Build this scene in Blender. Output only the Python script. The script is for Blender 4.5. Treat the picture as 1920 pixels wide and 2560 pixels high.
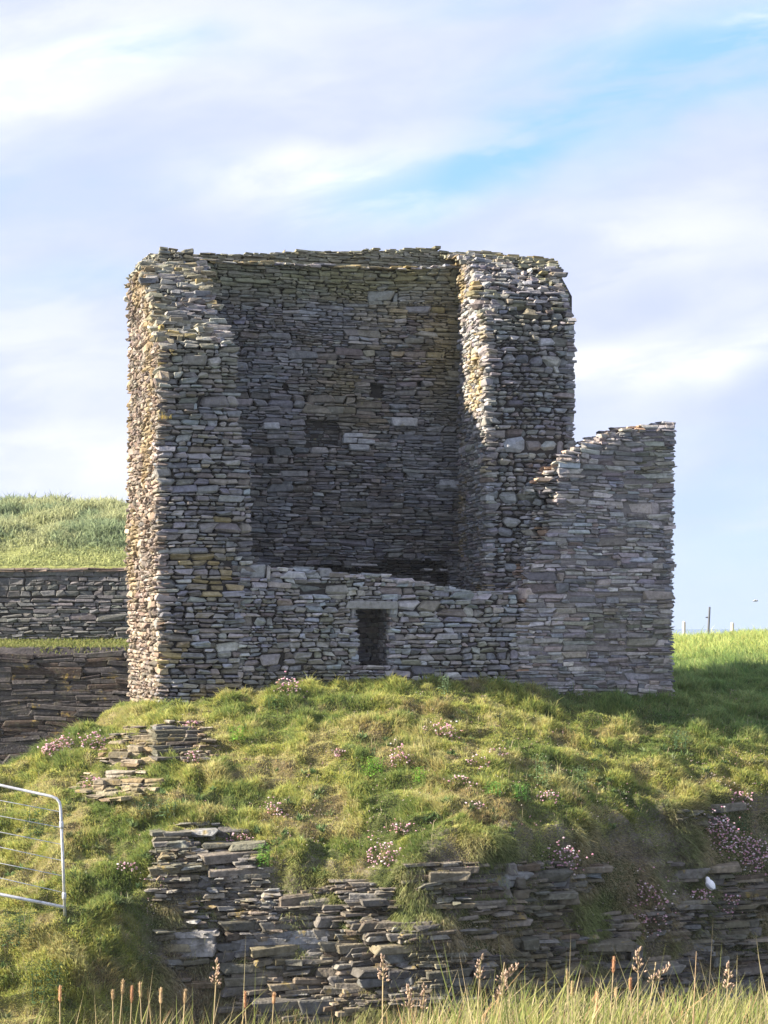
import bpy, math, random
import numpy as np
from mathutils import Vector

# ------------------------------------------------------------------ scene, camera, sky, sun
S = bpy.context.scene
for o in list(bpy.data.objects):
    bpy.data.objects.remove(o)
COL = S.collection
F = 4500.0            # focal length in pixels of the 1920 px wide photograph
HY = 1560.0           # row of the horizon in the photograph
cam = bpy.data.cameras.new('camera')
cam.sensor_fit = 'HORIZONTAL'; cam.sensor_width = 36.0
cam.lens = F * 36.0 / 1920.0
cam.shift_y = (HY - 1280.0) / 1920.0
cam.clip_start = 0.1; cam.clip_end = 5000
co = bpy.data.objects.new('camera', cam); COL.objects.link(co)
co.location = (0, 0, 0); co.rotation_euler = (math.radians(90), 0, 0)
S.camera = co

SUN_AZ = -8.0         # degrees behind the picture plane, the sun stands on the left
SUN_EL = 28.0
S.view_settings.view_transform = 'Standard'
S.view_settings.look = 'None'
S.view_settings.exposure = 1.8
S.view_settings.gamma = 1.0
a_, e_ = math.radians(SUN_AZ), math.radians(SUN_EL)
sd = Vector((math.cos(a_) * math.cos(e_), -math.sin(a_) * math.cos(e_), -math.sin(e_)))
sun = bpy.data.lights.new('sun', 'SUN'); sun.energy = 5.0; sun.angle = math.radians(0.6)
sun.color = (1.0, 0.87, 0.71)
so = bpy.data.objects.new('sun', sun); COL.objects.link(so)
so.rotation_euler = sd.to_track_quat('-Z', 'Y').to_euler(); so.location = (-30, 20, 40)

W = bpy.data.worlds.new('World'); S.world = W; W.use_nodes = True
def world():
    nt = W.node_tree; N = nt.nodes; Lk = nt.links
    for n in list(N): N.remove(n)
    def sock(v, i):
        if isinstance(v, (int, float)): i.default_value = v
        elif isinstance(v, tuple): i.default_value = v
        else: Lk.new(v, i)
    def m(op, a, b=0.0, c=0.0, clamp=False):
        n = N.new('ShaderNodeMath'); n.operation = op; n.use_clamp = clamp
        for k, v in enumerate((a, b, c)): sock(v, n.inputs[k])
        return n.outputs[0]
    def mix(f, a, b):
        n = N.new('ShaderNodeMix'); n.data_type = 'RGBA'
        sock(f, n.inputs[0]); sock(a, n.inputs[6]); sock(b, n.inputs[7]); return n.outputs[2]
    def comb(x, y, z=0.0):
        n = N.new('ShaderNodeCombineXYZ')
        for k, v in enumerate((x, y, z)): sock(v, n.inputs[k])
        return n.outputs[0]
    def noise(vec, sc, det=5, rough=0.55, dist=0.0):
        n = N.new('ShaderNodeTexNoise'); Lk.new(vec, n.inputs['Vector'])
        n.inputs['Scale'].default_value = sc; n.inputs['Detail'].default_value = det
        n.inputs['Roughness'].default_value = rough; n.inputs['Distortion'].default_value = dist
        return n.outputs['Fac']
    def ramp(x, lo, hi):
        n = N.new('ShaderNodeMapRange'); n.interpolation_type = 'SMOOTHSTEP'
        sock(x, n.inputs[0]); n.inputs[1].default_value = lo; n.inputs[2].default_value = hi
        return n.outputs[0]
    tc = N.new('ShaderNodeTexCoord'); sp = N.new('ShaderNodeSeparateXYZ'); Lk.new(tc.outputs['Generated'], sp.inputs[0])
    dy = m('MAXIMUM', m('ABSOLUTE', sp.outputs[1]), 0.2)
    u = m('MULTIPLY', m('DIVIDE', sp.outputs[0], dy), 4.5)      # sky directions, tangent of azimuth and height
    v = m('MULTIPLY', m('DIVIDE', sp.outputs[2], dy), 4.5)
    # large drift that bends the cloud banks
    base = comb(u, v)
    wob = m('MULTIPLY', m('SUBTRACT', noise(base, 1.4, 3, 0.45), 0.5), 0.32)
    v2 = m('ADD', v, wob)
    u2 = m('ADD', u, m('MULTIPLY', m('SUBTRACT', noise(comb(v, u), 1.8, 3, 0.45), 0.5), 0.45))
    def blob(cx, cy, rx, ry, ang):
        c, s = math.cos(math.radians(ang)), math.sin(math.radians(ang))
        du = m('SUBTRACT', u2, cx); dv = m('SUBTRACT', v2, cy)
        p = m('DIVIDE', m('ADD', m('MULTIPLY', du, c), m('MULTIPLY', dv, s)), rx)
        q = m('DIVIDE', m('SUBTRACT', m('MULTIPLY', dv, c), m('MULTIPLY', du, s)), ry)
        r = m('ADD', m('MULTIPLY', p, p), m('MULTIPLY', q, q))
        return m('POWER', 2.718, m('MULTIPLY', r, -1.0))
    def px(x, y): return ((x - 960) / 1000.0, (HY - y) / 1000.0)
    c15, s15 = math.cos(math.radians(9)), math.sin(math.radians(9))
    ru = m('ADD', m('MULTIPLY', u, c15), m('MULTIPLY', v, s15))
    rv = m('SUBTRACT', m('MULTIPLY', v, c15), m('MULTIPLY', u, s15))
    streak = comb(m('MULTIPLY', ru, 1.1), m('MULTIPLY', rv, 2.6), 3.7)
    n1 = noise(streak, 1.1, 7, 0.52, 0.3)
    n2 = noise(comb(m('MULTIPLY', ru, 1.0), m('MULTIPLY', rv, 3.2), 9.1), 2.6, 8, 0.58, 0.35)
    sky = N.new('ShaderNodeTexSky'); sky.sky_type = 'NISHITA'; sky.sun_disc = False
    sky.sun_elevation = math.radians(SUN_EL); sky.sun_rotation = math.radians(-90 + SUN_AZ)
    sk = N.new('ShaderNodeMix'); sk.data_type = 'RGBA'; sk.blend_type = 'MULTIPLY'; sk.inputs[0].default_value = 1.0
    Lk.new(sky.outputs[0], sk.inputs[6]); sk.inputs[7].default_value = (0.12, 0.12, 0.12, 1)
    blue = mix(0.75, sk.outputs[2], (0.31, 0.57, 0.82, 1))
    # banks: lavender grey to white
    lav = (0.475, 0.535, 0.76, 1); pale = (0.60, 0.64, 0.80, 1); white = (0.84, 0.845, 0.89, 1)
    cl = mix(ramp(n1, 0.38, 0.68), lav, pale)
    wsum = None
    for (x, y, rx, ry, ang, amp) in ((170, 190, .33, .10, 17, 1.0), (820, 450, .30, .085, 4, 1.0), (60, 850, .45, .22, 5, .35),
                                (1640, 890, .38, .05, 5, .85), (120, 1110, .40, .12, 3, .5), (760, 190, .5, .2, 0, .2), (1650, 640, .4, .09, 6, .45),
                                (60, 60, .3, .08, 14, .5), (1880, 10, .25, .05, 20, .8)):
        cx, cy = px(x, y)
        b = m('MULTIPLY', blob(cx, cy, rx, ry, ang), amp)
        wsum = b if wsum is None else m('MAXIMUM', wsum, b)
    wf = m('MULTIPLY', wsum, m('ADD', 0.35, m('MULTIPLY', ramp(n2, 0.32, 0.62), 0.75)), clamp=True)
    cl = mix(wf, cl, white)
    gsum = None
    for (x, y, rx, ry, ang, amp) in ((1730, 170, .50, .18, 20, .95), (1290, 370, .48, .10, 18, .9), (1010, 500, .28, .035, 10, .55),
                                (430, 120, .22, .05, 0, .4), (1200, 30, .3, .05, 0, .3), (1880, 1320, .35, .3, 0, .35), (60, 520, .5, .12, 5, .22),
                                (260, 720, .4, .05, 5, .22)):
        cx, cy = px(x, y)
        b = m('MULTIPLY', blob(cx, cy, rx, ry, ang), amp)
        gsum = b if gsum is None else m('MAXIMUM', gsum, b)
    gf = m('MULTIPLY', gsum, m('ADD', 0.55, m('MULTIPLY', ramp(n2, 0.68, 0.38), 0.7)), clamp=True)
    colr = mix(gf, cl, blue)
    low = ramp(v, 0.42, 0.0)
    colr = mix(m('MULTIPLY', low, 0.55), colr, (0.57, 0.68, 0.84, 1))
    bg = N.new('ShaderNodeBackground'); Lk.new(colr, bg.inputs['Color']); bg.inputs['Strength'].default_value = 0.41
    out = N.new('ShaderNodeOutputWorld'); Lk.new(bg.outputs[0], out.inputs['Surface'])
world()

# ------------------------------------------------------------------ helpers
rng = np.random.default_rng(11)
random.seed(5)

def P(x, y, Y):
    """world point at distance Y seen at photograph pixel x, y"""
    return np.array([(x - 960) / F * Y, Y, (HY - y) / F * Y])

def _hash(i, j, k, seed):
    h = (i * 374761393 + j * 668265263 + k * 2147483647 + seed * 974711) & 0xffffffff
    h = ((h ^ (h >> 13)) * 1274126177) & 0xffffffff
    h = ((h ^ (h >> 16)) * 2246822519) & 0xffffffff
    return ((h ^ (h >> 15)) & 0xffff) / 65535.0
def vnoise(x, y, z=0.0, seed=0):
    x, y, z = np.broadcast_arrays(np.asarray(x, float), np.asarray(y, float), np.asarray(z, float))
    xi, yi, zi = np.floor(x).astype(np.int64), np.floor(y).astype(np.int64), np.floor(z).astype(np.int64)
    fx, fy, fz = x - xi, y - yi, z - zi
    fx, fy, fz = (f * f * (3 - 2 * f) for f in (fx, fy, fz))
    r = 0
    for a in (0, 1):
        for b in (0, 1):
            for c in (0, 1):
                w = (fx if a else 1 - fx) * (fy if b else 1 - fy) * (fz if c else 1 - fz)
                r = r + w * _hash(xi + a, yi + b, zi + c, seed)
    return r
def fbm(x, y, z=0.0, seed=0, octv=4):
    r, amp, tot = 0, 1.0, 0
    x, y, z = np.asarray(x, float), np.asarray(y, float), np.asarray(z, float)
    for i in range(octv):
        r = r + amp * vnoise(x * 2 ** i, y * 2 ** i, z * 2 ** i, seed + 17 * i); tot += amp; amp *= 0.5
    return r / tot
def sstep(a, b, x):
    t = np.clip((x - a) / (b - a), 0, 1); return t * t * (3 - 2 * t)

class MB:
    def __init__(s): s.V, s.Q, s.T, s.C, s.n = [], [], [], [], 0
    def add(s, v, q=None, t=None, c=(1, 1, 1)):
        v = np.asarray(v, float).reshape(-1, 3)
        if q is not None and len(q): s.Q.append(np.asarray(q, int).reshape(-1, 4) + s.n)
        if t is not None and len(t): s.T.append(np.asarray(t, int).reshape(-1, 3) + s.n)
        c = np.asarray(c, float)
        if c.ndim == 1: c = np.tile(c[:3], (len(v), 1))
        s.V.append(v); s.C.append(c[:, :3]); s.n += len(v)
    def build(s, name, mat, parent=None, smooth=False, link=True):
        me = bpy.data.meshes.new(name)
        V = np.concatenate(s.V); C = np.concatenate(s.C)
        Q = np.concatenate(s.Q) if s.Q else np.zeros((0, 4), int)
        T = np.concatenate(s.T) if s.T else np.zeros((0, 3), int)
        nl = Q.size + T.size
        me.vertices.add(len(V)); me.vertices.foreach_set('co', V.astype(np.float32).ravel())
        me.loops.add(nl); me.loops.foreach_set('vertex_index', np.concatenate([Q.ravel(), T.ravel()]).astype(np.int32))
        me.polygons.add(len(Q) + len(T))
        st = np.concatenate([np.arange(len(Q)) * 4, Q.size + np.arange(len(T)) * 3]).astype(np.int32)
        me.polygons.foreach_set('loop_start', st)
        at = me.attributes.new('tint', 'FLOAT_COLOR', 'POINT')
        at.data.foreach_set('color', np.concatenate([C, np.ones((len(C), 1))], 1).astype(np.float32).ravel())
        me.update(calc_edges=True); me.validate()
        me.polygons.foreach_set('use_smooth', np.full(len(me.polygons), smooth))
        me.materials.append(mat)
        o = bpy.data.objects.new(name, me)
        if link: COL.objects.link(o)
        if parent is not None:
            o.parent = parent
            o.location = -np.array(parent.location)
        return o

def tag(o, label=None, cat=None, group=None, kind=None):
    if label: o['label'] = label
    if cat: o['category'] = cat
    if group: o['group'] = group
    if kind: o['kind'] = kind
    return o
def empty(name, loc, label, cat, group=None):
    o = bpy.data.objects.new(name, None); COL.objects.link(o); o.location = tuple(loc)
    o.empty_display_size = 0.3
    return tag(o, label, cat, group)

# bevelled block template
def _template():
    idx = {}; sg = []; ax = []
    for sx in (-1, 1):
        for sy in (-1, 1):
            for sz in (-1, 1):
                for k in range(3):
                    idx[(sx, sy, sz, k)] = len(sg); sg.append((sx, sy, sz)); ax.append(k)
    quads, tris = [], []
    for k in range(3):
        for s in (-1, 1):
            o1, o2 = (k + 1) % 3, (k + 2) % 3
            f = []
            for p, q in ((-1, -1), (1, -1), (1, 1), (-1, 1)):
                c = [0, 0, 0]; c[k] = s; c[o1] = p; c[o2] = q; f.append(idx[tuple(c) + (k,)])
            quads.append(f if s > 0 else f[::-1])
    for k in range(3):
        o1, o2 = (k + 1) % 3, (k + 2) % 3
        for p in (-1, 1):
            for q in (-1, 1):
                c0 = [0, 0, 0]; c1 = [0, 0, 0]
                c0[k] = -1; c1[k] = 1
                for c in (c0, c1): c[o1] = p; c[o2] = q
                f = [idx[tuple(c0) + (o1,)], idx[tuple(c1) + (o1,)], idx[tuple(c1) + (o2,)], idx[tuple(c0) + (o2,)]]
                quads.append(f if p * q > 0 else f[::-1])
    for sx in (-1, 1):
        for sy in (-1, 1):
            for sz in (-1, 1):
                f = [idx[(sx, sy, sz, k)] for k in range(3)]
                tris.append(f if sx * sy * sz > 0 else f[::-1])
    return np.array(sg, float), np.array(ax), np.array(quads), np.array(tris)
TS, TA, TQ, TT = _template()
TCORN = np.array([(0 if s[0] < 0 else 4) + (0 if s[1] < 0 else 2) + (0 if s[2] < 0 else 1) for s in TS])

def stones(mb, cen, Sx, Nn, hs, hd, hz, col, jit=1.0, roll=None, bev=0.28, up=None, pitch=None):
    """add n irregular blocks: centre, along, outward axes and half sizes"""
    n = len(cen)
    if n == 0: return
    r = rng
    h = np.stack([hs, hd, hz], 1)[:, None, :]                       # n,1,3
    mn = np.minimum(np.minimum(hs, hd), hz)
    b = (mn * r.uniform(bev * 0.5, bev * 1.5, n))[:, None]
    loc = TS[None] * h
    ins = np.ones((24, 3)); ins[np.arange(24), TA] = 0.0            # pull in on the two other axes
    loc = loc - TS[None] * ins[None] * b[:, :, None]
    cj = r.normal(0, 1, (n, 8, 3)); cj = np.clip(cj, -1.8, 1.8)
    amp = np.stack([np.minimum(hs * 0.18, hz * 0.9), np.minimum(hd * 0.2, 0.022 + 0 * hd), hz * 0.17], 1)[:, None, :] * jit
    loc = loc + (cj * amp)[:, TCORN, :]
    loc = loc + r.normal(0, 1, loc.shape) * (mn * 0.05 * jit)[:, None, None]
    ro = r.normal(0, 0.03, n) * jit if roll is None else roll
    c, s = np.cos(ro)[:, None], np.sin(ro)[:, None]
    x, z = loc[..., 0] * c - loc[..., 2] * s, loc[..., 0] * s + loc[..., 2] * c
    yw = r.normal(0, 0.05, n)[:, None] * jit
    y = loc[..., 1] + x * yw
    if pitch is not None:
        z = z + y * pitch[:, None]
    U = np.array([0, 0, 1.0]) if up is None else up
    v = cen[:, None, :] + x[..., None] * Sx[:, None, :] + y[..., None] * Nn[:, None, :] + z[..., None] * U
    off = (np.arange(n) * 24)[:, None, None]
    mb.add(v.reshape(-1, 3), (TQ[None] + off).reshape(-1, 4), (TT[None] + off).reshape(-1, 3), np.repeat(col, 24, 0))

def scan(loops, z):
    xs = []
    for lp in loops:
        k = len(lp)
        for i in range(k):
            (x0, z0), (x1, z1) = lp[i], lp[(i + 1) % k]
            if (z0 <= z < z1) or (z1 <= z < z0):
                xs.append(x0 + (z - z0) / (z1 - z0) * (x1 - x0))
    xs.sort()
    return [(xs[i], xs[i + 1]) for i in range(0, len(xs) - 1, 2)]

def masonry(mb, loops, mapf, colf, hr=(0.05, 0.13), band=(0.3, 0.65), cell=(0.7, 2.2), asp=(1.7, 5.0), lmax=0.75,
            depth=0.22, prot=0.025, gap=0.013, jit=1.0, bev=0.28, big=0.06, wave=0.05, edge=0.02, seed=0):
    allz = [p[1] for lp in loops for p in lp]; alls = [p[0] for lp in loops for p in lp]
    z0, z1, s0, s1 = min(allz), max(allz), min(alls), max(alls)
    rec = []
    z = z0
    while z < z1:
        H = rng.uniform(*band)
        s = s0 - rng.uniform(0, 0.8)
        while s < s1:
            wdt = rng.uniform(*cell)
            hs_ = []
            tot = 0
            while tot < H:
                h = rng.uniform(*hr)
                if rng.random() < big: h *= rng.uniform(1.5, 2.3)
                hs_.append(h); tot += h
            k = H / tot; zz = z
            for h in hs_:
                h *= k
                for (i0, i1) in scan(loops, zz + h / 2):
                    lo, hi = max(i0, s), min(i1, s + wdt)
                    if lo <= i0 + 1e-6: lo += rng.normal(0, edge)
                    if hi >= i1 - 1e-6: hi += rng.normal(0, edge)
                    if hi - lo < 0.03: continue
                    p = lo
                    while p < hi - 0.03:
                        L = min(max(h * rng.uniform(*asp), 0.07), lmax)
                        if p == lo and lo > s: L = max(L, .2 + .15 * rng.random())
                        if hi - (p + L) < (0.09 if hi < i1 - .1 else .22): L = hi - p
                        rec.append((p + L / 2, zz + h / 2, L / 2 - gap / 2, h / 2 - gap / 2)); p += L
                zz += h
            s += wdt
        z += H
    if not rec: return
    R = np.array(rec)
    sC, zC = R[:, 0], R[:, 1]
    wv = (fbm(sC * 0.55, zC * 0.5, 0, 40 + seed, 3) - 0.5) * 2 * wave
    wv2 = (fbm((sC + 0.2) * 0.55, zC * 0.5, 0, 40 + seed, 3) - 0.5) * 2 * wave
    pos, Sx, Nn = mapf(sC, zC)
    n = len(R)
    pr = np.clip(rng.normal(0, prot, n), -2.2 * prot, 2.2 * prot)
    hd = np.full(n, depth / 2) * rng.uniform(0.85, 1.1, n)
    cen = pos + Nn * (pr - hd)[:, None]
    cen[:, 2] += wv
    stones(mb, cen, Sx, Nn, np.maximum(R[:, 2], 0.015), hd, np.maximum(R[:, 3], 0.012), colf(pos, n), jit=jit, bev=bev,
           roll=(wv2 - wv) / 0.2 + rng.normal(0, 0.03, n) * jit)

def prism(mb, pts, f, t0, t1, col=(0.5, 0.5, 0.5)):
    """closed prism: outline pts (p, q); f(p, q, t) -> world"""
    n = len(pts)
    v = [f(p, q, t0) for p, q in pts] + [f(p, q, t1) for p, q in pts]
    q = [(i, (i + 1) % n, n + (i + 1) % n, n + i) for i in range(n)]
    mb.add(np.array(v), q, None, col)
    from mathutils.geometry import tessellate_polygon
    tr = tessellate_polygon([[Vector((p[0], p[1], 0)) for p in pts]])
    t = [tuple(x) for x in tr] + [tuple(n + i for i in reversed(x)) for x in tr]
    mb.T.append(np.array(t) + mb.n - 2 * n)

def tube(mb, pts, r, n=8, col=(1, 1, 1)):
    pts = [np.array(p, float) for p in pts]
    rr = r if hasattr(r, '__len__') else [r] * len(pts)
    V, Q = [], []
    ref = np.array([0.31, 0.17, 0.93])
    for i, p in enumerate(pts):
        d = pts[min(i + 1, len(pts) - 1)] - pts[max(i - 1, 0)]; d /= np.linalg.norm(d) + 1e-9
        a = np.cross(d, ref); 
        if np.linalg.norm(a) < 1e-3: a = np.cross(d, (1, 0, 0))
        a /= np.linalg.norm(a); b = np.cross(d, a)
        for k in range(n):
            t = 2 * math.pi * k / n
            V.append(p + rr[i] * (math.cos(t) * a + math.sin(t) * b))
    for i in range(len(pts) - 1):
        for k in range(n):
            k2 = (k + 1) % n
            Q.append((i * n + k, i * n + k2, (i + 1) * n + k2, (i + 1) * n + k))
    T = []
    for e, base in ((0, 0), (1, (len(pts) - 1) * n)):
        for k in range(1, n - 1):
            T.append((base, base + k + 1, base + k) if e == 0 else (base, base + k, base + k + 1))
    mb.add(np.array(V), Q, T, col)

# ------------------------------------------------------------------ materials
def mat_tint(name, rough=0.9, spec=0.2, nscale=18.0, namp=0.5, bump=0.4, bscale=30.0, trans=0.0, bdist=0.02, spots=None):
    m = bpy.data.materials.new(name); m.use_nodes = True
    nt = m.node_tree; N = nt.nodes; L = nt.links
    bs = N['Principled BSDF']; out = N['Material Output']
    at = N.new('ShaderNodeAttribute'); at.attribute_name = 'tint'
    tc = N.new('ShaderNodeTexCoord')
    nz = N.new('ShaderNodeTexNoise'); nz.inputs['Scale'].default_value = nscale; nz.inputs['Detail'].default_value = 6
    nz.inputs['Roughness'].default_value = 0.65
    L.new(tc.outputs['Object'], nz.inputs['Vector'])
    mr = N.new('ShaderNodeMapRange'); mr.inputs[1].default_value = 0.28; mr.inputs[2].default_value = 0.72
    mr.inputs[3].default_value = 1 - namp; mr.inputs[4].default_value = 1 + namp
    L.new(nz.outputs['Fac'], mr.inputs[0])
    mx = N.new('ShaderNodeMix'); mx.data_type = 'RGBA'; mx.blend_type = 'MULTIPLY'; mx.inputs[0].default_value = 1
    L.new(at.outputs['Color'], mx.inputs[6]); L.new(mr.outputs[0], mx.inputs[7])
    colr = mx.outputs[2]
    if spots:                                                    # pale lichen crusts
        for k, (sc_, lo, hi, amt, cc) in enumerate(spots):
            mp = N.new('ShaderNodeMapping'); mp.inputs['Location'].default_value = (k * 13.7, k * 5.1, k * 3.3)
            L.new(tc.outputs['Object'], mp.inputs['Vector'])
            n2 = N.new('ShaderNodeTexNoise'); n2.inputs['Scale'].default_value = sc_; n2.inputs['Detail'].default_value = 8; n2.inputs['Roughness'].default_value = 0.68
            L.new(mp.outputs[0], n2.inputs['Vector'])
            m2 = N.new('ShaderNodeMapRange'); m2.inputs[1].default_value = lo; m2.inputs[2].default_value = hi; m2.inputs[4].default_value = amt
            L.new(n2.outputs['Fac'], m2.inputs[0])
            mm = N.new('ShaderNodeMix'); mm.data_type = 'RGBA'; mm.inputs[7].default_value = cc + (1,)
            L.new(m2.outputs[0], mm.inputs[0]); L.new(colr, mm.inputs[6]); colr = mm.outputs[2]
    L.new(colr, bs.inputs['Base Color'])
    bs.inputs['Roughness'].default_value = rough; bs.inputs['Specular IOR Level'].default_value = spec
    if bump:
        nb = N.new('ShaderNodeTexNoise'); nb.inputs['Scale'].default_value = bscale; nb.inputs['Detail'].default_value = 5
        L.new(tc.outputs['Object'], nb.inputs['Vector'])
        bp = N.new('ShaderNodeBump'); bp.inputs['Strength'].default_value = bump; bp.inputs['Distance'].default_value = bdist
        L.new(nb.outputs['Fac'], bp.inputs['Height']); L.new(bp.outputs[0], bs.inputs['Normal'])
    if trans:
        tr = N.new('ShaderNodeBsdfTranslucent'); L.new(colr, tr.inputs['Color'])
        ms = N.new('ShaderNodeMixShader'); ms.inputs[0].default_value = trans
        L.new(bs.outputs[0], ms.inputs[1]); L.new(tr.outputs[0], ms.inputs[2]); L.new(ms.outputs[0], out.inputs['Surface'])
    return m
def mat_plain(name, col, rough=0.5, metal=0.0, namp=0.15, nscale=25):
    m = mat_tint(name, rough, 0.5, nscale, namp, 0.1, 60)
    N = m.node_tree.nodes
    N['Principled BSDF'].inputs['Metallic'].default_value = metal
    for n in N:
        if n.type == 'ATTRIBUTE':
            rgb = N.new('ShaderNodeRGB'); rgb.outputs[0].default_value = tuple(col) + (1,)
            for l in list(m.node_tree.links):
                if l.from_node == n: m.node_tree.links.new(rgb.outputs[0], l.to_socket)
            break
    return m
M_STONE = mat_tint('rubble_stone', 0.92, 0.15, 9.0, 0.38, 0.7, 26.0, spots=[(7.0, .60, .70, .55, (0.36, 0.36, 0.33)), (3.0, .61, .70, .5, (.22, .19, .08))])
M_ROCK = mat_tint('bedded_rock', 0.92, 0.12, 6.0, 0.5, 0.8, 14.0, bdist=0.04, spots=[(3.5, .52, .64, .6, (.09, .085, .06)), (9.0, .60, .70, .5, (0.32, 0.33, 0.31)), (2.2, .60, .68, .65, (.34, .25, .06))])
M_CORE = mat_plain('earth_mortar', (0.04, 0.036, 0.034), 1.0)
M_MORTAR = mat_plain('pale_lime_mortar', (0.17, 0.155, 0.145), 1.0, 0, .3, 12)
M_SOIL = mat_tint('turf_soil', 1.0, 0.05, 5.0, 0.5, 0.8, 12.0, bdist=0.05)
M_GRASS = mat_tint('grass_blade', 0.7, 0.15, 3.0, 0.15, 0, trans=0.5)
M_LEAF = mat_tint('green_leaf', 0.55, 0.25, 10.0, 0.2, 0, trans=0.35)
M_FLOWER = mat_tint('flower_petal', 0.8, 0.1, 20.0, 0.2, 0, trans=0.3)
M_STRAW = mat_tint('dry_stalk', 0.75, 0.15, 40.0, 0.2, 0, trans=0.3)
M_STEEL = mat_plain('galvanised_steel', (0.58, 0.59, 0.60), 0.45, 0.5, .4, 9)
M_POST = mat_plain('weathered_pale_wood', (0.62, 0.58, 0.52), 0.8)
M_POLE = mat_plain('dark_treated_wood', (0.10, 0.11, 0.13), 0.8)
M_FEATHER = mat_tint('bird_feathers', 0.8, 0.1, 30.0, 0.08, 0)
M_BEAK = mat_plain('bird_beak', (0.45, 0.36, 0.12), 0.5)

# ------------------------------------------------------------------ the ruined tower: local frame
ROT = math.radians(15.0)
UX = np.array([math.cos(ROT), math.sin(ROT), 0.0]); VX = np.array([-math.sin(ROT), math.cos(ROT), 0.0])
P0 = np.array([-5.65, 45.0, 0.0])
def L3(a, b, z):
    a, b, z = np.broadcast_arrays(np.asarray(a, float), np.asarray(b, float), np.asarray(z, float))
    return P0 + a[..., None] * UX + b[..., None] * VX + np.stack([0 * z, 0 * z, z], -1)
def fa(x, b):       # a of the point of plane b seen at column x
    k = (x - 960) / F
    ox, oy = P0[:2] + b * VX[:2]
    return (k * oy - ox) / (UX[0] - k * UX[1])
def fz(y, a, b):
    Y = P0[1] + a * UX[1] + b * VX[1]
    return (HY - y) / F * Y
def fl(x, y, b):
    a = fa(x, b); return (a, fz(y, a, b))

PAL = np.array([(0.20, 0.195, 0.19), (0.25, 0.24, 0.225), (0.155, 0.155, 0.16), (0.29, 0.275, 0.25), (0.21, 0.19, 0.165),
                (0.23, 0.24, 0.25), (0.17, 0.15, 0.135), (0.33, 0.32, 0.30)])
PW = np.array([.2, .18, .15, .12, .12, .1, .08, .05])
def stone_col(pos, n, tintf=None, warm=0.0):
    c = PAL[rng.choice(len(PAL), n, p=PW / PW.sum())] * rng.uniform(0.68, 1.38, (n, 1)) * rng.uniform(0.95, 1.05, (n, 3)) * np.array([.97, .985, 1.02])
    patch = fbm(pos[:, 0] * 0.5, pos[:, 1] * 0.5, pos[:, 2] * 0.5, 3, 3)
    c = c * (0.82 + 0.36 * patch)[:, None]
    if warm: c = c * (1 + warm * np.array([0.22, 0.05, -0.12]))  # warmth of the sun on the outer face put into its stone colour
    if tintf is not None: c = tintf(pos, c)
    return np.clip(c, 0.02, 0.7)
OCHRE = np.array((0.34, 0.25, 0.07)); MOSS = np.array((0.16, 0.165, 0.075)); RUST = np.array((0.36, 0.20, 0.09))
def lichen(pos, c, amount, col, seed, thr=0.55, sc=0.9):
    n = fbm(pos[:, 0] * sc, pos[:, 1] * sc, pos[:, 2] * sc * 1.3, seed, 3) + rng.normal(0, 0.06, len(c))
    k = (np.clip((n - thr) / 0.12, 0, 1) * amount)[:, None]
    return c * (1 - k) + col * k * rng.uniform(0.7, 1.2, (len(c), 1))

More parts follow.
